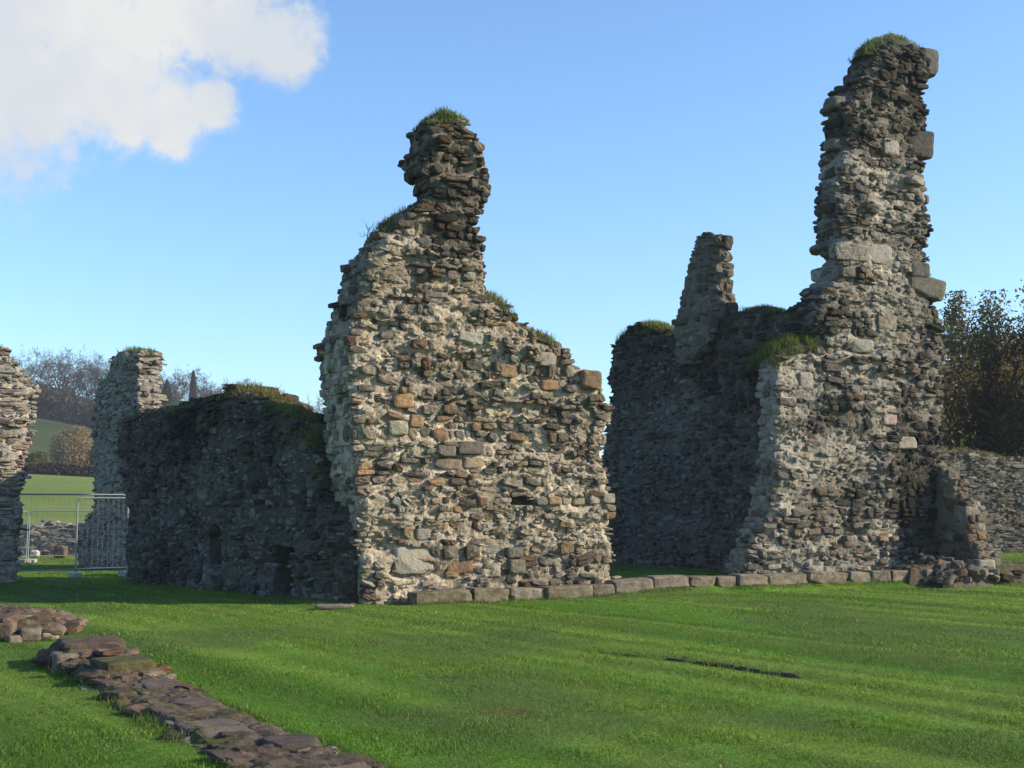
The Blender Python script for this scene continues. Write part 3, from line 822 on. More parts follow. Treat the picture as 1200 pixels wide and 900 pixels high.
# silhouette in the jamb's own plane (metres: out from the tower, height)
jp = np.array([(0.0, -0.1), (0.0, 2.5), (0.34, 2.42), (0.42, 2.2), (0.74, 2.1), (0.82, 1.75), (1.04, 1.62), (1.10, 1.2), (1.2, 1.05), (1.26, 0.7), (1.36, 0.55), (1.46, 0.2), (1.5, -0.1)])
r_jamb = PJ.root('door_jamb', 'stepped stub of a broken doorway jamb projecting from the foot of the tower', 'ruined wall', G_RUIN)
masonry(r_jamb, jp, 0.45, 303, M_GREY, pal=PAL_WARM, smear=0.4, mortar=(0.15, 0.125, 0.09), flush=0.2, cell=0.06, rnd=0.12, relief=0.06, row=(0.1, 0.24), wid=(0.16, 0.42))
r = rng(9)
for i, (o_, z_, w_, h_) in enumerate(((0.56, 1.88, 0.36, 0.32), (0.86, 1.4, 0.36, 0.4), (1.0, 0.86, 0.36, 0.34))):
    block_part(r_jamb, (o_ + 0.05, 0.2, z_), (w_, 0.46, h_), 2 + i, (0.19, 0.16, 0.115), name='dressed_stone', tilt=0.15, alpha=0.3)

# ------------------------------------------------------------------ shaded wall with the pinnacle, running back from the tower
aB = math.atan2(-0.83, 0.56)
PB = Plane2(np.array([5.26, 26.8]), aB)
bp_ = PB.poly([(690, 690), (694, 640), (697, 590), (701, 545), (707, 505), (713, 480), (716, 455), (711, 450), (716, 425), (713, 408), (722, 396), (730, 389), (745, 386), (770, 388), (788, 396), (806, 398), (850, 372),
               (862, 366), (900, 366), (928, 368), (944, 372), (946, 690)])
r_back = PB.root('ruined_wall', 'dark shaded wall with a dressed stone pinnacle, between the central ruin and the tower', 'ruined wall', G_RUIN)
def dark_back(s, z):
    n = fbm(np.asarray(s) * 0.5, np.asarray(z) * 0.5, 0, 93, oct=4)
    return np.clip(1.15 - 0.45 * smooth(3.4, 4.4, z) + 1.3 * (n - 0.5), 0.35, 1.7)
masonry(r_back, bp_, 1.0, 404, M_SHADE, darkz=dark_back, pal=PAL_SHADE, mortar=(0.085, 0.077, 0.064), flush=0.45, row=(0.08, 0.18), relief=0.08, cell=0.07, prot=(-0.01, 0.06), smear=0.8)
cap(PB, r_back, [(722, 397), (745, 386), (785, 396)], 0.95, 21, n=4200, length=0.16, bump=0.22)
cap(PB, r_back, [(848, 376), (862, 367), (930, 370)], 0.95, 22, n=4600, length=0.15, bump=0.14)
# pinnacle of dressed stone standing on it
pp = PB.poly([(800, 425), (799, 400), (797, 384), (802, 368), (805, 352), (810, 342), (811, 326), (813, 316), (816, 306), (816, 300), (821, 294), (822, 286), (824, 279), (836, 278), (838, 285), (836, 293), (838, 300), (836, 312),
              (839, 322), (837, 336), (841, 350), (843, 360), (842, 380), (839, 402), (828, 414), (814, 428)])
masonry(r_back, pp, 0.5, 405, M_GREY, side_out=-0.025, smear=0.4, pal=[(0.115, 0.10, 0.076, 3), (0.08, 0.07, 0.055, 2), (0.15, 0.135, 0.105, 1.2)], mortar=(0.13, 0.117, 0.095), flush=0.35, row=(0.16, 0.3), wid=(0.22, 0.5), relief=0.03, cell=0.05,
        prot=(0.0, 0.05), rnd=0.08, name='pinnacle', depthfn=lambda s, z: -0.22 + 0 * s, tilt=0.03)

# ------------------------------------------------------------------ dark wall on the left
aL = math.atan2(-0.755, 0.656)
g0 = ground_pt(145, 681)
PL = Plane2(g0, aL)
lp = PL.poly([(144, 690), (147, 640), (150, 605), (143, 575), (138, 545), (135, 515), (133, 498), (140, 489), (160, 483), (190, 478), (215, 472), (240, 465), (262, 459), (280, 461), (296, 468), (306, 479), (325, 487), (338, 496), (352, 508),
              (362, 522), (371, 540), (373, 556), (369, 575), (380, 592), (402, 602), (406, 640), (406, 720)])
r_left = PL.root('ruined_wall', 'long dark shaded wall left of the centre with dry grass along its top', 'ruined wall', G_RUIN)
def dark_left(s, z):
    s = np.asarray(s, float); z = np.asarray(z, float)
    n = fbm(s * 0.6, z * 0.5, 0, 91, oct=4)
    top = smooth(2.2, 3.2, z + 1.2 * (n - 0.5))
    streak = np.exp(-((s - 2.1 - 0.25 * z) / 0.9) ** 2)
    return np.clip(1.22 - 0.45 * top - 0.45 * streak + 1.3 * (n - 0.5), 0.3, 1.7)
masonry(r_left, lp, 1.1, 505, M_SHADE, darkz=dark_left, pal=PAL_SHADE, mortar=(0.066, 0.059, 0.048), flush=0.4, row=(0.08, 0.19), cell=0.06, relief=0.10, prot=(-0.01, 0.07), smear=0.8,
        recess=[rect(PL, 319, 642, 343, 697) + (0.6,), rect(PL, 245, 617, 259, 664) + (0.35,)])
cap(PL, r_left, [(140, 491), (190, 479), (240, 466), (262, 460)], 1.05, 31, n=4200, length=0.11, mix=(0.5, 0.25, 0.25), bump=0.07)
cap(PL, r_left, [(248, 466), (270, 460), (298, 469)], 0.95, 32, n=2600, length=0.15, mix=(0.3, 0.3, 0.4), bump=0.10, label='taller dry grass tuft')
cap(PL, r_left, [(298, 473), (325, 488), (350, 507)], 1.05, 33, n=3000, length=0.12, mix=(0.45, 0.25, 0.3), bump=0.06)
cap(PL, r_left, [(346, 504), (362, 522), (374, 552)], 1.05, 34, n=3200, length=0.17, mix=(0.2, 0.3, 0.5), bump=0.18, droop=0.3, label='brown overhanging grass tuft')

# ------------------------------------------------------------------ pillar beyond the dark wall, with a low stub at its foot
PP = Plane2(depth_pt(150, 34.5), aL)
pil = PP.poly([(90, 668), (91, 614), (101, 613), (104, 603), (109, 600), (110, 560), (107, 500), (110, 470), (116, 448), (128, 438), (131, 420), (140, 415), (160, 413), (163, 420), (160, 440), (164, 470), (162, 500), (160, 560), (162, 668)])
r_pil = PP.root('ruined_wall', 'slim square pillar of banded stone behind the left end of the dark wall', 'ruined wall', G_RUIN)
masonry(r_pil, pil, 0.6, 606, M_GREY, pal=[(0.18, 0.15, 0.125, 3), (0.10, 0.085, 0.07, 2.4), (0.26, 0.22, 0.18, 1.8)], mortar=(0.22, 0.2, 0.17), row=(0.06, 0.13), wid=(0.16, 0.5), cell=0.07, relief=0.05, rnd=0.12,
        prot=(0.0, 0.05), flush=0.3, tilt=0.03)
cap(PP, r_pil, [(131, 421), (145, 414), (163, 417)], 0.8, 41, n=1500, length=0.13, bump=0.14)
cap(PP, r_pil, [(110, 455), (120, 445), (131, 440)], 0.8, 42, n=700, length=0.12, bump=0.05)

# ------------------------------------------------------------------ wall end cut by the left edge of the photo
PE = Plane2(depth_pt(10, 26.5), R(30))
ep = PE.poly([(-120, 695), (-120, 430), (-60, 408), (-10, 408), (8, 412), (20, 428), (30, 438), (36, 448), (43, 456), (38, 472), (40, 485), (34, 500), (36, 520), (27, 540), (30, 560), (23, 580), (26, 610), (20, 640), (23, 665), (18, 695)])
r_edge = PE.root('ruined_wall', 'banded reddish wall end cut off by the left edge of the photo', 'ruined wall', G_RUIN)
masonry(r_edge, ep, 1.0, 707, M_GREY, pal=PAL_SLATE, mortar=(0.31, 0.27, 0.225), row=(0.055, 0.13), wid=(0.18, 0.6), cell=0.06, relief=0.08, prot=(0.0, 0.08), flush=0.25, tilt=0.04)
cap(PE, r_edge, [(-100, 425), (-40, 409), (0, 411), (20, 428)], 0.95, 43, n=3500, length=0.14, bump=0.12, mix=(0.4, 0.3, 0.3))

# ------------------------------------------------------------------ long wall behind, on the right
PR = Plane2(depth_pt(1150, 38.0), R(16))
rp = PR.poly([(1060, 668), (1060, 530), (1085, 524), (1110, 529), (1140, 528), (1165, 533), (1190, 538), (1230, 536), (1290, 542), (1360, 538), (1365, 668)])
r_right = PR.root('ruined_wall', 'low wall of thin grey slabs under the tree at the right edge', 'ruined wall', G_RUIN)
masonry(r_right, rp, 0.8, 808, M_GREY, pal=PAL_GREY, smear=0.4, mortar=(0.12, 0.107, 0.088), row=(0.06, 0.15), wid=(0.2, 0.7), cell=0.09, relief=0.08, prot=(0.0, 0.08), flush=0.25, tilt=0.04, protos=PROTO_LO, back=False)
cap(PR, r_right, [(1085, 526), (1140, 529), (1190, 538)], 0.75, 44, n=2500, length=0.12, bump=0.05, mix=(0.2, 0.3, 0.5))

# ------------------------------------------------------------------ footing of large dressed blocks in front of the two ruins
pF0 = ground_pt(486, 709); pF1 = ground_pt(1072, 688)
aF = math.atan2(*(pF1 - pF0)[::-1]); LF = np.linalg.norm(pF1 - pF0)
r_foot = thing('footing', 'long low kerb of large dressed blocks in front of the sunlit ruins', 'footing', (pF0[0], pF0[1], 0), aF)
r = rng(15); s = 0.0; i = 0
while s < LF - 0.2:
    w = float(r.choice([0.45, 0.62, 0.75, 0.9, 0.98])) * r.uniform(0.9, 1.1)
    if s > LF - 2.0: w = r.uniform(0.35, 0.55)
    h = r.uniform(0.215, 0.26)
    c = np.array([0.160, 0.132, 0.092]) * r.uniform(0.75, 1.2) * np.array([1, r.uniform(0.93, 1.03), r.uniform(0.85, 1.05)])
    z = float(terrain(pF0[0] + math.cos(aF) * (s + w / 2), pF0[1] + math.sin(aF) * (s + w / 2)))
    block_part(r_foot, (s + w / 2, 0.2 + r.normal() * 0.015, z + h / 2 - 0.03), (w + 0.01, 0.42, h), int(r.integers(0, 16)), c, name='stone_block', mat=M_LOW, dressed=True, yaw=r.normal() * 0.035, tilt=r.normal() * 0.03, alpha=0.25)
    s += w; i += 1

def rubble_run(root, along, width, heights, seed, pal=PAL_LOW, mat=M_LOW, size=(0.16, 0.42), n=None, name='rubble_masonry', core=(0.085, 0.066, 0.045), flat=0.45, gaps=0.0, protos=PROTO_HI, base=None, small=False):
    """a low broken wall seen from above: earth core with stones bedded on it. local x along, y across."""
    r = rng(seed); mb = MB()
    nx, ny = int(along / 0.035) + 2, int(width / 0.035) + 2
    X, Y = np.meshgrid(np.linspace(0, along, nx), np.linspace(0, width, ny), indexing='ij')
    hx = np.interp(X, heights[0], heights[1])
    e = np.minimum(np.minimum(X, along - X) / 0.15, np.minimum(Y, width - Y) / 0.12)
    H = (hx * 0.95 + 0.11 * (fbm(X * 5, Y * 5, 0, seed, oct=4, gain=0.75) - 0.46)) * np.clip(e, 0, 1) ** 0.6 - 0.05 * (1 - np.clip(e, 0, 1)) + 0.012
    bz = 0 if base is None else base(X, Y)
    idx = np.arange(nx * ny).reshape(nx, ny)
    q = np.stack([idx[:-1, :-1], idx[1:, :-1], idx[1:, 1:], idx[:-1, 1:]], -1).reshape(-1, 4)
    V = np.stack([X, Y, H + bz], -1).reshape(-1, 3)
    k = fbm(V[:, 0] * 2, V[:, 1] * 2, 0, seed + 1, oct=3)[:, None]; k2 = fbm(V[:, 0] * 14, V[:, 1] * 14, 0, seed + 2, oct=3)[:, None]
    cc = np.array(core) * (0.3 + 0.6 * k + 0.8 * k2); ms = smooth(0.60, 0.70, k + 0.35 * (k2 - .5)); cc = cc * (1 - ms) + np.array([0.06, 0.06, 0.016]) * ms
    mb.add(V, q, cc)
    st = Stones(protos, seed + 3)
    n = n or int(along * width * 16)
    for _ in range(n):
        x, y = r.uniform(0.05, along - 0.05), r.uniform(0.04, width - 0.04)
        if fbm(x * 1.6, y * 1.6, 5, seed + 7, oct=2) < gaps: continue
        h = float(np.interp(x, heights[0], heights[1]))
        ed = min(y, width - y)
        w = r.uniform(*size) if not small else size[0] + (size[1] - size[0]) * r.random() ** 2.2
        d = w * r.uniform(0.5, 0.85); t = r.uniform(0.07, 0.16) * (1 if h < 0.2 else 1.4)
        if small: t = min(r.uniform(.03, .08), w * 0.5)
        bz1 = 0 if base is None else float(base(x, y))
        zt = h * (1.0 if ed > 0.1 else r.uniform(0.4, 1.0)) + r.normal() * 0.012 + (r.uniform(-0.03, 0.022) if small else 0)
        c = pick_palette(r, pal)
        st.put((x, y, bz1 + zt - t / 2), (w, d, t), r.normal() * flat, (c[0], c[1], c[2], 0.05), 0.10, 0.08)
        if h > 0.15 and ed < 0.25 and w > 0.12:                                   # face stones below
            zz = zt - t
            while zz > 0.02:
                t2 = r.uniform(0.09, 0.18); c = pick_palette(r, pal)
                st.put((x + r.normal() * 0.03, (0.10 if y < width / 2 else width - 0.10) + r.normal() * 0.02, bz1 + zz - t2 / 2), (w, 0.24, t2), r.normal() * 0.12, (c[0], c[1], c[2], 0.05), 0.06)
                zz -= t2
    st.emit(mb)
    return mb.build(name, mat, root)

# dark low rubble where the footing runs on, right of the tower's foot
pD0 = ground_pt(1066, 689); aD = aF - R(2)
r_rub = thing('low_rubble', 'dark broken rubble bank running on right from the kerb blocks', 'rubble', (pD0[0], pD0[1], 0), aD)
rubble_run(r_rub, 4.2, 0.7, ([0, 0.5, 1.2, 2.0, 4.2], [0.34, 0.38, 0.40, 0.40, 0.40]), 909, pal=PAL_SHADE + [(0.12, 0.10, 0.075, 2)], size=(0.2, 0.45), base=lambda x, y: terrain(pD0[0] + x * math.cos(aD), pD0[1] + x * math.sin(aD)))  # dark stone palette stands in for a shadow lying over this bank
block_part(r_rub, (2.05, 0.3, 0.34), (0.45, 0.5, 0.36), 6, (0.26, 0.235, 0.18), name='boulder', mat=M_LOW, label='pale upright boulder')
# scatter of fallen stones beside the jamb
r_heap = thing('rubble_heap', 'heap of fallen stones at the foot of the doorway jamb', 'rubble', (depth_pt(1118, 25.6)[0], 25.6, 0.15), A_V)
mb = MB(); st = Stones(PROTO_HI, 77); r = rng(78)
for _ in range(150):
    x = float(np.clip(r.normal() * 0.4, -.75, .75)); y = r.uniform(-0.5, 0.9); hgt = 0.40 * math.exp(-(x / 0.5) ** 2) * (0.5 + 0.5 * smooth(-0.5, 0.6, y))
    c = pick_palette(r, PAL_WARM)
    st.put((x, y, r.uniform(0, 1) * hgt), (r.uniform(.12, .34), r.uniform(.1, .24), r.uniform(.07, .17)), r.uniform(0, 3), (c[0] * .9, c[1] * .9, c[2] * .9, 0.1), 0.25, 0.25)
gX, gY = np.meshgrid(np.linspace(-1.0, 1.0, 24), np.linspace(-.7, 1.1, 22), indexing='ij')
gZ = 0.30 * np.exp(-(gX / 0.5) ** 2) * (0.5 + 0.5 * smooth(-0.5, 0.6, gY)) + 0.1 * fbm(gX * 4, gY * 4, 0, 3, oct=3) - 0.30 * smooth(0.45, 1, np.abs(gX)) - 0.55 * smooth(-0.25, -0.7, gY) - 0.06
ix = np.arange(gX.size).reshape(gX.shape)
mb.add(np.stack([gX, gY, gZ], -1).reshape(-1, 3), np.stack([ix[:-1, :-1], ix[1:, :-1], ix[1:, 1:], ix[:-1, 1:]], -1).reshape(-1, 4), np.array([.1, .085, .065]))
st.emit(mb); mb.build('fallen_stones', M_GREY, r_heap)

# foreground stub wall across the lawn
pS0 = ground_pt(40, 775); dS = ground_pt(275, 905) - pS0; LS = np.linalg.norm(dS) * 1.12; aS = math.atan2(dS[1], dS[0])
r_stub = thing('low_wall', 'low broken wall line of brown mossy stones across the lawn in the foreground', 'low wall', (pS0[0], pS0[1], 0), aS)
bS = lambda x, y: terrain(pS0[0] + np.cos(aS) * x - np.sin(aS) * y, pS0[1] + np.sin(aS) * x + np.cos(aS) * y)
rubble_run(r_stub, LS, 0.80, ([0, 0.25, 0.3, 1.05, 1.1, 2.2, 2.35, LS], [0.03, 0.05, 0.19, 0.20, 0.11, 0.13, 0.045, 0.02]), 111, size=(0.06, 0.42), flat=0.35, base=bS, gaps=0.25, n=560, small=True, protos=PROTO_FLAT)
for i, (x, y, w, d, h, z, c) in enumerate(((0.66, 0.42, 0.72, 0.62, 0.14, 0.20, (0.088, 0.060, 0.044)), (0.95, 0.14, 0.36, 0.3, 0.2, 0.08, (0.16, 0.13, 0.095)), (1.95, 0.42, 0.55, 0.5, 0.16, 0.13, (0.075, 0.066, 0.026)),
                                           (2.75, 0.55, 0.44, 0.34, 0.07, 0.05, (0.105, 0.078, 0.06)), (3.9, 0.5, 0.46, 0.36, 0.08, 0.03, (0.10, 0.075, 0.058)), (5.1, 0.3, 0.62, 0.44, 0.06, 0.025, (0.12, 0.097, 0.076)), (5.9, 0.55, 0.42, 0.36, 0.09, 0.03, (0.075, 0.057, 0.044)))):
    block_part(r_stub, (x, y, z + float(bS(x, y))), (w, d, h), 3 + i, c, name='capstone', mat=M_LOW, yaw=0.1 * (i % 3 - 1), tilt=0.03 * (i % 2))

# stub at the left edge
pE0 = ground_pt(-90, 742); aE = math.atan2(*(ground_pt(52, 752) - pE0)[::-1])
pE0 = ground_pt(-70, 752)
r_stub2 = thing('low_wall', 'stacked flat stones of a low wall end at the left edge of the lawn', 'low wall', (pE0[0], pE0[1], 0), R(6))
bE = lambda x, y: terrain(pE0[0] + x, pE0[1] + y)
rubble_run(r_stub2, 1.3, 1.7, ([0, 0.6, 0.9, 1.1, 1.3], [0.32, 0.28, 0.22, 0.13, 0.05]), 121, size=(0.18, 0.46), flat=0.3, base=bE, n=90)
for i, (x, y, w, d, h, z, c) in enumerate(((0.72, 0.06, 0.26, 0.3, 0.24, 0.11, (0.13, 0.095, 0.065)), (1.02, 0.04, 0.24, 0.26, 0.16, 0.07, (0.155, 0.125, 0.088)), (1.22, 0.1, 0.2, 0.18, 0.1, 0.04, (0.27, 0.23, 0.17)), (0.86, -0.12, 0.16, 0.2, 0.1, 0.03, (0.15, 0.12, 0.095)))):
    block_part(r_stub2, (x, y, z), (w, d, h), 8 + i, c, name='fallen_block', mat=M_LOW, yaw=0.2 * i)

# thin line of buried stone showing as an edge in the lawn
q0 = ground_pt(700, 763); q1 = ground_pt(926, 797)
aQ = math.atan2(*(q1 - q0)[::-1]); LQ = np.linalg.norm(q1 - q0)
r_edge2 = thing('buried_kerb', 'thin dark strip of buried stones showing in the middle of the lawn', 'kerb', (q0[0], q0[1], 0), aQ)
mb = MB(); st = Stones(PROTO_HI, 55); r = rng(56); s = 0
while s < LQ:
    w = r.uniform(0.2, 0.5); c = np.array([0.07, 0.045, 0.034]) * r.uniform(0.7, 1.3)
    zz = float(terrain(q0[0] + math.cos(aQ) * s, q0[1] + math.sin(aQ) * s))
    st.put((s + w / 2, r.normal() * .008, zz - 0.035 + 0.022 * smooth(.3, .5, s / LQ) + r.normal() * .004), (w, 0.075, 0.09), 0, (c[0], c[1], c[2], 0), 0.01, 0.02); s += w * 0.97
st.emit(mb); mb.build('stone_strip', M_LOW, r_edge2)

# flat slab lying at the corner of the central ruin
sl = ground_pt(392, 713)
o = block_part(None, (0, 0, 0.03), (0.6, 0.3, 0.06), 5, (0.19, 0.16, 0.12), name='flat_slab', mat=M_LOW)
o.location = (sl[0], sl[1], float(terrain(*sl))); o.rotation_euler.z = R(10)
tag(o, 'flat pale slab lying on the grass at the corner of the central ruin', 'stone slab')

# ------------------------------------------------------------------ temporary steel fence on the left
def tube(mb, pts, rad, sides=6, col=(0.4, 0.4, 0.4), closed=False):
    pts = np.array(pts, float); n = len(pts)
    t = np.gradient(pts, axis=0); t /= np.linalg.norm(t, axis=1)[:, None] + 1e-9
    rad = np.full(n, rad) if np.isscalar(rad) else np.asarray(rad)
    ref = np.where(np.abs(t[:, 2:3]) > 0.9, np.array([[1.0, 0, 0]]), np.array([[0, 0, 1.0]]))
    a = np.cross(t, ref); a /= np.linalg.norm(a, axis=1)[:, None] + 1e-9; b = np.cross(t, a)
    an = np.linspace(0, 2 * math.pi, sides, endpoint=False)
    V = pts[:, None] + rad[:, None, None] * (a[:, None] * np.cos(an)[None, :, None] + b[:, None] * np.sin(an)[None, :, None])
    i = np.arange(n * sides).reshape(n, sides); j = np.roll(i, -1, 1)
    q = np.stack([i[:-1], j[:-1], j[1:], i[1:]], -1).reshape(-1, 4)
    mb.add(V.reshape(-1, 3), q, np.array(col))
def fence_panel(p, q, h, z0, label, z1=None):
    p = np.array(p); q = np.array(q); L = np.linalg.norm(q - p); a = math.atan2(q[1] - p[1], q[0] - p[0])
    root = thing('fence_panel', label, 'fence panel', (p[0], p[1], z0), a, 'temporary steel fence panels')
    mb = MB(); rc = 0.14
    arc = lambda cx, cz, a0: [(cx + rc * math.cos(t), 0, cz + rc * math.sin(t)) for t in np.linspace(a0, a0 - math.pi / 2, 6)]
    pts = [(0, 0, 0.0), (0, 0, h - rc)] + arc(rc, h - rc, math.pi)[1:] + arc(L - rc, h - rc, math.pi / 2) + [(L, 0, 0.0)]
    tube(mb, pts, 0.018, 8); tube(mb, [(0, 0, 0.17), (L, 0, 0.17)], 0.016, 8)
    mb.build('frame', M_STEEL, root, smooth_shade=True)
    mb = MB()
    for x in np.arange(0.12, L - 0.05, 0.12): tube(mb, [(x, 0, 0.17), (x, 0, h)], 0.0014, 3)
    for z in np.arange(0.37, h, 0.25): tube(mb, [(0, 0, z), (L, 0, z)], 0.0014, 3)
    mb.build('wire_mesh', M_STEEL, root)
    for x in (0.0, L):
        mb = MB(); P = PROTO_BIG[0][1] * np.array([0.22, 0.62, 0.12]) + np.array([x, 0, 0.03])
        mb.add(P, PROTO_BIG[1], np.array([0.3, 0.3, 0.3])); mb.build('foot', M_CONC, root)
    return root
fence_panel(depth_pt(-45, 27.6), depth_pt(150, 29.6), 1.84, 0.0, 'nearest steel mesh panel, its top rail crossing in front of the pillar')
fence_panel(depth_pt(91, 29.75), depth_pt(260, 31.6), 1.80, -0.03, 'steel mesh panel with the rounded corner just left of the pillar')
fence_panel(depth_pt(35, 38.5), depth_pt(165, 39.5), 1.5, -0.08, 'farthest steel mesh panel, lower, in front of the field wall')
fence_panel(depth_pt(-30, 35.0), depth_pt(33, 38.4), 1.5, -0.08, 'short steel mesh panel half hidden behind the wall end at left')

# low boundary wall of the field, and two blocks before it
PW = Plane2(depth_pt(60, 44), R(4))
wp = PW.poly([(-200, 672), (-200, 614), (-60, 615), (20, 617), (60, 614), (120, 616), (260, 617), (260, 672)])
r_fw = PW.root('field_wall', 'long low stone boundary wall at the near edge of the pasture', 'stone wall')
masonry(r_fw, wp, 0.6, 131, M_GREY, pal=PAL_SLATE, mortar=(0.22, 0.2, 0.18), row=(0.09, 0.18), wid=(0.2, 0.6), cell=0.12, relief=0.05, protos=PROTO_LO, back=False, flush=0.2)
for (px, D, w, h, col, lab, nm) in ((73, 42.5, 0.4, 0.42, (0.10, 0.075, 0.055), 'dark square stump standing before the field wall', 'stone_stump'), (43, 43.0, 0.28, 0.24, (0.42, 0.40, 0.35), 'small pale block before the field wall', 'stone_block')):
    p = depth_pt(px, D)
    o = block_part(None, (0, 0, h / 2), (w, w, h), 2, col, name=nm, mat=M_GREY)
    o.location = (p[0], p[1], float(terrain(*p))); tag(o, lab, 'stone block')

# ------------------------------------------------------------------ trees
def branch(mb, p, d, L, rad, lvl, r, spread, sides, col, tips, maxl, droop=0.0):
    n = 5 if lvl == 0 else 4
    pts = [p]; dd = d.copy(); rads = [rad]
    for k in range(n):
        dd = dd + r.normal(size=3) * (0.10 + 0.07 * lvl) + np.array([0, 0, 0.06 - droop * lvl]); dd /= np.linalg.norm(dd)
        pts.append(pts[-1] + dd * L / n); rads.append(rad * (1 - 0.6 * (k + 1) / n))
    tube(mb, pts, np.array(rads), sides[min(lvl, len(sides) - 1)], col)
    if lvl >= maxl:
        tips.append((pts[-1], pts[-2], lvl)); tips.append((pts[2], pts[1], lvl)); return
    nb = r.integers(4, 7) if lvl == 0 else r.integers(3, 6)
    for k in range(nb):
        t = r.uniform(0.35 if lvl == 0 else 0.2, 1.0); i = min(int(t * n), n - 1); f = t * n - i
        q = pts[i] * (1 - f) + pts[i + 1] * f
        nd = dd + r.normal(size=3) * spread; nd[2] = abs(nd[2]) * 0.7 + 0.2; nd /= np.linalg.norm(nd)
        branch(mb, q, nd, L * r.uniform(0.45, 0.72), rads[i] * 0.6, lvl + 1, r, spread, sides, col, tips, maxl, droop)

PROTO_H = {}
def bare_tree_proto(seed, H, col, spread=0.75, maxl=4, label=None):
    r = rng(seed); root = thing('bare_tree', label, 'tree', (0, 0, -1000), 0, 'bare trees along the hilltop')
    tips = []
    mt = MB(); tube(mt, [(0, 0, -0.5), (0.05, 0, H * .1), (0.1, .05, H * .22), (0.05, 0.1, H * 0.36)], np.array([.32, .26, .22, .17]) * H / 12, 7, col)
    mt.build('trunk', M_BARK, root)
    mc = MB()
    for k in range(7):
        d = np.array([0, 0, 1.0]) + r.normal(size=3) * 0.55; d[2] = abs(d[2]); d /= np.linalg.norm(d)
        branch(mc, np.array([0.08, 0.05, H * r.uniform(.16, .36)]), d, H * r.uniform(0.28, 0.42), 0.10 * H / 12, 1, r, spread, [6, 4, 3, 3, 3], np.array(col), tips, maxl)
    # sprays of fine twigs at the tips
    P = []
    for (a, b, l) in tips:
        for _ in range(3):
            dd = (a - b); dd = dd / (np.linalg.norm(dd) + 1e-6) + r.normal(size=3) * 0.6; P.append((a, a + dd / np.linalg.norm(dd) * r.uniform(.4, 1.0) * H / 14))
    for a, b in P:
        sd = r.normal(size=3) * 0.022
        mc.add(np.array([a - sd, a + sd, b]), np.array([[0, 1, 2]]), np.array(col) * 1.15)
    mc.build('crown', M_BARK, root)
    PROTO_H[root.name] = float(np.percentile(np.vstack(mc.v)[:, 2], 99.7))
    return root
def copy_thing(root, loc, rotz, sc, label):
    o = root.copy(); COL.objects.link(o)
    o.location = loc; o.rotation_euler = (0, 0, rotz); o.scale = (sc, sc, sc); o['label'] = label
    for ch in list(root.children):
        c = ch.copy(); COL.objects.link(c); c.parent = o
    return o
protoT = [bare_tree_proto(900 + k, 13.0, ((0.062, 0.054, 0.044), (0.075, 0.063, 0.048), (0.052, 0.046, 0.038))[k], label='bare tree') for k in range(3)]
def place_on(px, py_top, D, proto, label, H=13.0, first=False):
    p = depth_pt(px, D); z = float(terrain(*p))
    top = EYE + (HORIZON - py_top) * D / F_PX * 1.0
    sc = max(0.35, (top - z) / PROTO_H[proto.name])
    if first:
        proto.location = (p[0], p[1], z); proto.scale = (sc,) * 3; proto.rotation_euler.z = px; proto['label'] = label
    else:
        copy_thing(proto, (p[0], p[1], z), px * 1.3, sc, label)
hill_trees = [(-40, 410, 262), (-14, 418, 255), (22, 412, 248), (48, 416, 256), (64, 408, 262), (80, 413, 250), (98, 420, 258), (112, 416, 264), (124, 412, 250), (186, 434, 254), (200, 428, 260), (212, 438, 250), (240, 436, 258), (258, 440, 266), (284, 452, 256), (318, 462, 262), (352, 464, 262), (376, 474, 256), (398, 476, 262)]
names = ['bare hilltop tree hidden behind the left edge wall end', 'bare hilltop tree just over the left edge wall end', 'gnarled bare tree with two crooked limbs beside the left edge wall end', 'slim bare tree second from the gnarled one on the skyline',
         'broad bare tree with the tallest rounded crown on the left skyline', 'bare tree right of the tallest rounded crown', 'bare tree halfway between the wall end and the pillar', 'pale bare tree left of the pillar', 'bare tree touching the pillar on its left side',
         'bare tree touching the pillar on its right side', 'tallest bare tree right of the pillar', 'bare tree just left of the conifer', 'bare tree just right of the conifer', 'bare tree above the highest grass of the dark wall',
         'bare tree showing above the middle of the dark wall', 'small bare treetop over the dark wall', 'bare treetop above the falling end of the dark wall', 'low bare treetop beside the central ruin', 'bare treetop hidden behind the central ruin']
used = set()
for i, (px, py, D) in enumerate(hill_trees):
    k = i % 3
    place_on(px, py, D, protoT[k], names[i], first=k not in used); used.add(k)

def leaf_quads(mb, C, size, cols, r):
    n = len(C); a = r.normal(size=(n, 3)); a /= np.linalg.norm(a, axis=1)[:, None]
    b = np.cross(a, r.normal(size=(n, 3))); b /= np.linalg.norm(b, axis=1)[:, None]
    sz = (size * r.uniform(.6, 1.3, n))[:, None]
    V = np.stack([C - a * sz, C - b * sz * .5, C + a * sz, C + b * sz * .5], 1)
    mb.add(V.reshape(-1, 3), np.arange(n * 4).reshape(n, 4), np.repeat(cols, 4, axis=0))

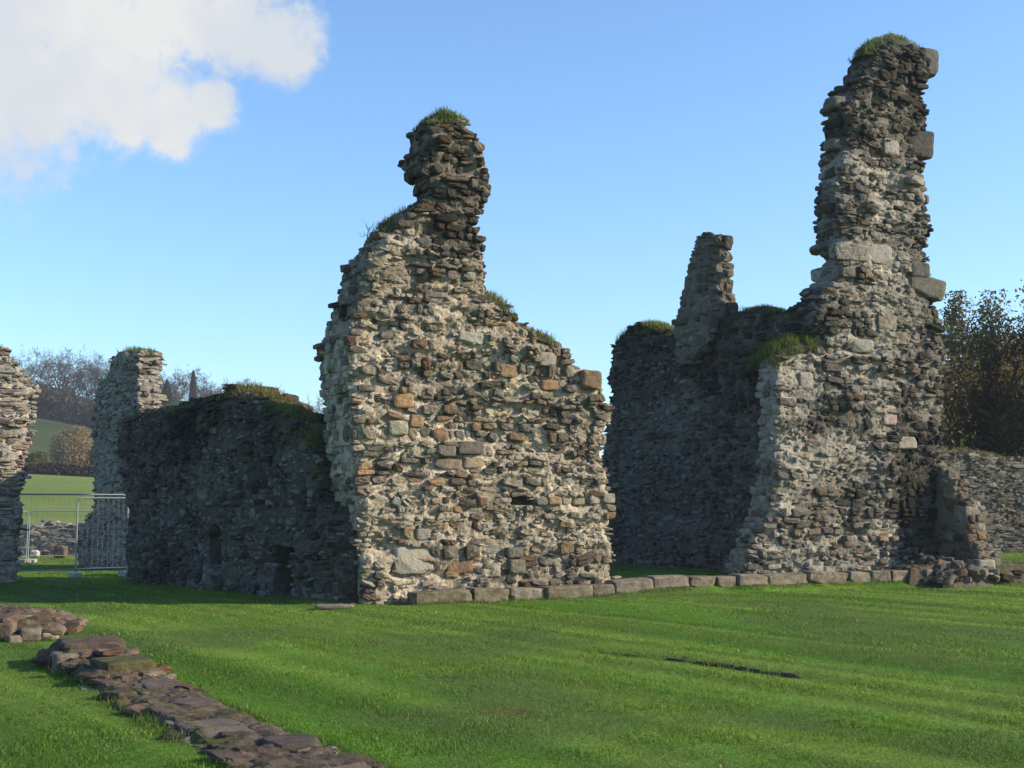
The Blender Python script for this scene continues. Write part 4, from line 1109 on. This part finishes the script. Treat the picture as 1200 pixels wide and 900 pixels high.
def conifer(px, py_top, D, label, w=2.0):
    p = depth_pt(px, D); z = float(terrain(*p)); H = EYE + (HORIZON - py_top) * D / F_PX - z
    root = thing('conifer', label, 'tree', (p[0], p[1], z)); r = rng(int(px))
    mb = MB(); tube(mb, [(0, 0, -.3), (0, 0, H * .5), (0, 0, H * .98)], np.array([.2, .12, .02]), 6, (0.06, 0.05, 0.04)); mb.build('trunk', M_BARK, root)
    mb = MB(); n = 5000; t = r.random(n) ** 0.7; a = r.uniform(0, 6.28, n)
    rad = (1 - t) ** 0.75 * w * (0.75 + 0.35 * vnoise(t * 16, a * 1.5, 0, 5)) * r.uniform(.3, 1, n) ** 0.5
    C = np.stack([rad * np.cos(a), rad * np.sin(a), H * (0.08 + 0.92 * t)], 1)
    leaf_quads(mb, C, 0.28, np.array([0.03, 0.045, 0.026]) * r.uniform(.6, 1.4, (n, 1)), r); mb.build('crown', M_LEAF, root)
conifer(223, 435, 252, 'narrow dark conifer on the skyline right of the pillar', 1.7)
conifer(192, 446, 246, 'stout dark evergreen beside the pillar', 2.6)

# the wood below the skyline, one dim mass of undergrowth and trunks
mb = MB(); r = rng(66); n = 42000
px = r.uniform(-80, 420, n); D = r.uniform(236, 262, n)
X = (px - 600) / F_PX * D; Zg = terrain(X, D)
hgt = (3.0 + 4.5 * fbm(X * 0.12, D * 0.12, 0, 67, oct=3)) * r.random(n) ** 0.8
k = fbm(X * 0.1, Zg * .2, 0, 68, oct=3)[:, None]
cols = (np.array([0.055, 0.044, 0.032]) * (1 - smooth(0.5, 0.65, k)) + np.array([0.042, 0.044, 0.028]) * smooth(0.5, 0.65, k)) * r.uniform(.8, 1.2, (n, 1))
leaf_quads(mb, np.stack([X, D, Zg + hgt], 1), 0.42, cols, r)
tag(mb.build('woodland', M_LEAF), 'dim brown mass of undergrowth and trunks under the hilltop trees', 'woodland', kind='stuff')

# hedge along the top of the pasture and the bushes behind it
def bush(mb, c, rx, ry, rz, n, base, r, size, twig=False):
    d = r.normal(size=(n, 3)); d /= ((np.abs(d) ** 2.8).sum(axis=1) ** (1 / 2.8))[:, None]; d[:, 2] = np.abs(d[:, 2])
    lum = fbm(d[:, 0] * 2.2 + c[0], d[:, 1] * 2.2, d[:, 2] * 2.2, 7, oct=3)
    rad = r.random(n) ** 0.35 * (0.78 + 0.35 * lum)
    C = np.array(c) + d * rad[:, None] * np.array([rx, ry, rz])
    leaf_quads(mb, C, size, np.array(base) * r.uniform(.6, 1.4, (n, 1)) * (0.6 + 0.8 * fbm(C[:, 0] * .8, C[:, 1] * .8, C[:, 2] * .8, 9, oct=2))[:, None], r)
r = rng(71)
mb = MB(); p0 = depth_pt(-100, 130); p1 = depth_pt(330, 134)
n = 30000; t = r.random(n); X = p0[0] + (p1[0] - p0[0]) * t; Y = p0[1] + (p1[1] - p0[1]) * t + r.normal(size=n) * .35
Z = terrain(X, Y) + r.random(n) * (1.0 + 0.5 * fbm(X * .3, 0, 0, 72))
leaf_quads(mb, np.stack([X, Y, Z], 1), 0.14, np.array([0.088, 0.066, 0.042]) * r.uniform(.6, 1.4, (n, 1)), r)
tag(mb.build('hedge', M_LEAF), 'clipped brown hedge along the far edge of the bright pasture', 'hedge')
def big_bush(px, py_top, D, wpx, col, label, seed):
    p = depth_pt(px, D); z = float(terrain(*p)); H = EYE + (HORIZON - py_top) * D / F_PX - z; w = wpx / F_PX * D / 2
    r = rng(seed); root = thing('bush', label, 'bush', (p[0], p[1], z))
    mb = MB(); bush(mb, (0, 0, H * 0.15), w, w * .8, H * 0.85, 12000, col, r, 0.11); mb.build('crown', M_LEAF, root)
    mb = MB(); tips = []
    for k in range(9):
        d = np.array([r.normal() * .4, r.normal() * .4, 1.0]); d /= np.linalg.norm(d)
        branch(mb, np.array([r.normal() * .3, r.normal() * .3, -.1]), d, H * .6, .07, 2, r, .5, [5, 4, 3], np.array([.08, .06, .045]), tips, 3)
    mb.build('stems', M_BARK, root)
big_bush(84, 497, 150, 54, (0.27, 0.205, 0.115), 'large rounded tan bush above the hedge left of the pillar', 81)
big_bush(42, 528, 140, 32, (0.12, 0.115, 0.045), 'low green bush at the hedge beside the wall end', 82)
big_bush(118, 520, 150, 30, (0.2, 0.155, 0.09), 'smaller brown bush half hidden by the pillar', 83)

# autumn trees at right
def autumn_tree(px, D, H, spread, label, seed, nleaf, tone=(0.075, 0.074, 0.024)):
    p = depth_pt(px, D); z = float(terrain(*p)); r = rng(seed)
    root = thing('autumn_tree', label, 'tree', (p[0], p[1], z), 0, 'autumn trees behind the right wall')
    bark = np.array([0.045, 0.038, 0.03]); tips = []
    mt = MB(); tube(mt, [(0, 0, -.4), (.05, 0, H * .1), (.0, .1, H * .2), (.1, .1, H * .32)], np.array([.3, .24, .2, .15]), 8, bark); mt.build('trunk', M_BARK, root)
    mc = MB()
    for k in range(13):
        d = np.array([r.normal() * .75, r.normal() * .75, 1.0]); d[2] = max(d[2] * r.uniform(.5, 1.2), 0.3); d /= np.linalg.norm(d)
        branch(mc, np.array([.05, .05, H * r.uniform(.08, .32)]), d, H * r.uniform(.32, .5) * spread, .10, 1, r, .7, [6, 5, 4, 3], bark, tips, 3, 0.01)
    mc.build('limbs', M_BARK, root)
    ml = MB(); T = np.array([t[0] for t in tips]); n = nleaf
    # the crown keeps an uneven outline: leaves gather round the branch tips
    T = T[vnoise(T[:, 0] * .8, T[:, 1] * .8, T[:, 2] * .8, seed + 4) > 0.36]
    keep = T[r.integers(0, len(T), n)]
    sp = 0.12 + 0.34 * vnoise(keep[:, 0] * 1.1, keep[:, 1] * 1.1, keep[:, 2] * 1.1, seed)
    C = keep + np.clip(r.normal(size=(n, 3)), -1.7, 1.7) * sp[:, None]
    C[:, 2] = np.maximum(C[:, 2], 0.4)
    kk = fbm(C[:, 0] * .7, C[:, 1] * .7, C[:, 2] * .7, seed + 1, oct=3)[:, None]
    cols = np.array(tone) * (1 - smooth(.52, .68, kk)) + np.array([0.095, 0.06, 0.026]) * smooth(.52, .68, kk)
    leaf_quads(ml, C, 0.06, cols * r.uniform(.55, 1.5, (n, 1)), r)
    hh = np.percentile(C[:, 2], 99.5); root.scale = (H / hh,) * 3
    # suckers and low growth round the base
    nb = nleaf // 4; a = r.uniform(0, 6.28, nb); q = r.random(nb) ** .6 * 3.2
    C = np.stack([q * np.cos(a), q * np.sin(a) * .6, r.random(nb) * (3.6 - q * .35)], 1)
    leaf_quads(ml, C, 0.11, np.array([0.05, 0.052, 0.016]) * r.uniform(.5, 1.5, (nb, 1)), r)
    ml.build('crown', M_LEAF, root)
autumn_tree(1155, 44, 9.1, 1.0, 'bronze leaved autumn tree rising right beside the tower', 301, 105000)
autumn_tree(1262, 47, 8.4, 1.0, 'russet autumn tree cut off by the right edge', 302, 80000, (0.085, 0.06, 0.02))

# bare saplings on the wall tops
def sapling(pl, px, py, h, label, seed, name='sapling'):
    s, z = pl.px(px, py); w = pl.P0 + pl.d * s + pl.n * 0.4
    r = rng(seed); mb = MB(); tips = []
    branch(mb, np.zeros(3), np.array([-.15, 0, 1.0]), h * .6, .012, 1, r, .6, [4, 3, 3], np.array([.11, .09, .07]), tips, 3)
    o = mb.build(name, M_BARK); o.location = (w[0], w[1], z - 0.05)
    tag(o, label, 'plant')
sapling(PL, 345, 502, 0.9, 'leafless sapling on top of the dark wall near its falling end', 5)
sapling(PM, 440, 276, 0.6, 'thin dry weed stem on the left shoulder of the central ruin', 6, 'dry_weed')

# ------------------------------------------------------------------ grass of the lawn
def build_lawn():
    r = rng(500); mb = MB(); 
    N0 = 1900000
    # sample so that blade density falls with distance
    y = 5.5 * (42 / 5.5) ** r.random(N0)
    x = r.uniform(-0.74, 0.74, N0) * y
    keep = r.random(N0) < np.clip(0.55 * np.ones(N0), 0, 1)
    x, y = x[keep], y[keep]
    def local(p0, a): 
        dx, dy = x - p0[0], y - p0[1]
        return dx * math.cos(a) + dy * math.sin(a), -dx * math.sin(a) + dy * math.cos(a)
    bad = np.zeros(len(x), bool)
    for (p0, a, l0, l1, w0, w1) in ((pS0, aS, 0.05, LS, 0.08, 0.72), (pE0, R(6), 0, 1.35, 0.1, 1.8), (pF0, aF, 0, LF, 0.03, 0.4), (pD0, aD, 0, 4.2, 0.05, 0.65), (PM.P0, PM.a, 0.0, 4.7, 0.05, 1.3), (PL.P0, PL.a, 0.1, 8, 0.1, 1.0), (PT.P0, PT.a, -2.5, 2, .1, 1.0), (q0, aQ, LQ * .4, LQ, -0.03, 0.045)):
        s, t = local(p0, a); jig = 0.12 * (fbm(x * 2.5, y * 2.5, 0, 8, oct=2) - .5)
        bad |= (s > l0 + jig) & (s < l1 - jig) & (t > w0 + jig) & (t < w1 - jig)
    x, y = x[~bad], y[~bad]
    z = terrain(x, y)
    n = len(x)
    tone = lawn_tone(x, y)
    clump = fbm(x * 2.2, y * 2.2, 0, 502, oct=3)
    rutn = fbm(x * 0.9, y * 0.9, 0, 505, oct=3)
    hgt = (0.011 + 0.016 * smooth(0.35, 0.75, clump)) * r.uniform(.6, 1.3, n) * (1 + 0.02 * y)
    wd = 0.0042 * r.uniform(.7, 1.4, n) * (0.55 + y / 10)
    cols = tone * r.uniform(0.62, 1.42, (n, 1)) * (0.7 + 0.6 * clump)[:, None]
    straw = r.random(n) < 0.05
    cols[straw] = np.array([0.16, 0.13, 0.06]) * r.uniform(.6, 1.3, (straw.sum(), 1))
    blades_into(mb, np.stack([x, y, z - 0.004], 1), hgt, wd, cols, r, lean=0.5, bend=0.6)
    # longer uncut grass against the feet of the stones
    fr = []
    for (p0, a, L, off, dens) in ((pF0, aF, LF, -0.04, 190), (pS0, aS, LS, -0.01, 170), (pS0, aS, LS, 0.80, 170), (PL.P0, PL.a, 8.2, -0.06, 160), (PM.P0, PM.a, 1.0, -0.08, 150), (pD0, aD, 4.2, -0.03, 170), (pE0, R(6), 1.35, -0.03, 200), (PE.P0, PE.a, 1.0, -0.1, 150), (PT.P0, PT.a, 2.0, -0.1, 120), (q0, aQ, LQ, -0.05, 60), (q0, aQ, LQ, 0.055, 60)):
        m = int(L * dens * 1.8); t = r.uniform(0, L, m); o_ = off + r.normal(size=m) * 0.045
        kp = fbm(t * 2.2, off * 7 + 3, 0, 509, oct=2) > 0.38
        t, o_ = t[kp], o_[kp]
        fr.append(np.stack([p0[0] + math.cos(a) * t - math.sin(a) * o_, p0[1] + math.sin(a) * t + math.cos(a) * o_], 1))
    fr = np.vstack(fr); m = len(fr)
    fc = lawn_tone(fr[:, 0], fr[:, 1]) * r.uniform(.55, 1.2, (m, 1))
    dd = r.random(m) < 0.18; fc[dd] = GR_YEL * r.uniform(.7, 1.3, (dd.sum(), 1))
    blades_into(mb, np.stack([fr[:, 0], fr[:, 1], terrain(fr[:, 0], fr[:, 1])], 1), r.uniform(.025, .085, m), r.uniform(.004, .009, m), fc, r, lean=0.6, bend=0.8)
    # a few fallen leaves
    m = 160; yy = 6 * (24 / 6) ** r.random(m); xx = r.uniform(-.5, .5, m) * yy
    leaf_quads(mb, np.stack([xx, yy, terrain(xx, yy) + 0.02], 1), 0.017, np.array([0.2, 0.14, 0.07]) * r.uniform(.4, 1.5, (m, 1)), r)
    o = mb.build('lawn_grass', M_GRASS)
    tag(o, 'short mown blades of green grass over the lawn', 'grass', kind='stuff')
build_lawn()

# ------------------------------------------------------------------ the damp autumn air
HAZE = 0.0004
hb = bmesh.new(); bmesh.ops.create_cube(hb, size=1.0)
zlo, zhi = -4.0, 78.0
for v in hb.verts:
    v.co = Vector((v.co.x * 4000, v.co.y * 4000 + 1200, zlo if v.co.z < 0 else zhi))
hme = bpy.data.meshes.new('haze'); hb.to_mesh(hme); hb.free()
hm, hnt, hout = new_mat('thin haze')
hv = N(hnt, 'ShaderNodeVolumePrincipled'); hv.inputs['Color'].default_value = (0.86, 0.92, 1.0, 1); hv.inputs['Density'].default_value = HAZE
hv.inputs['Anisotropy'].default_value = 0.2
hnt.links.new(hv.outputs[0], hout.inputs['Volume'])
hme.materials.append(hm)
ho = bpy.data.objects.new('haze', hme); COL.objects.link(ho); tag(ho, 'thin pale haze that softens the far hillside', 'haze', kind='stuff')
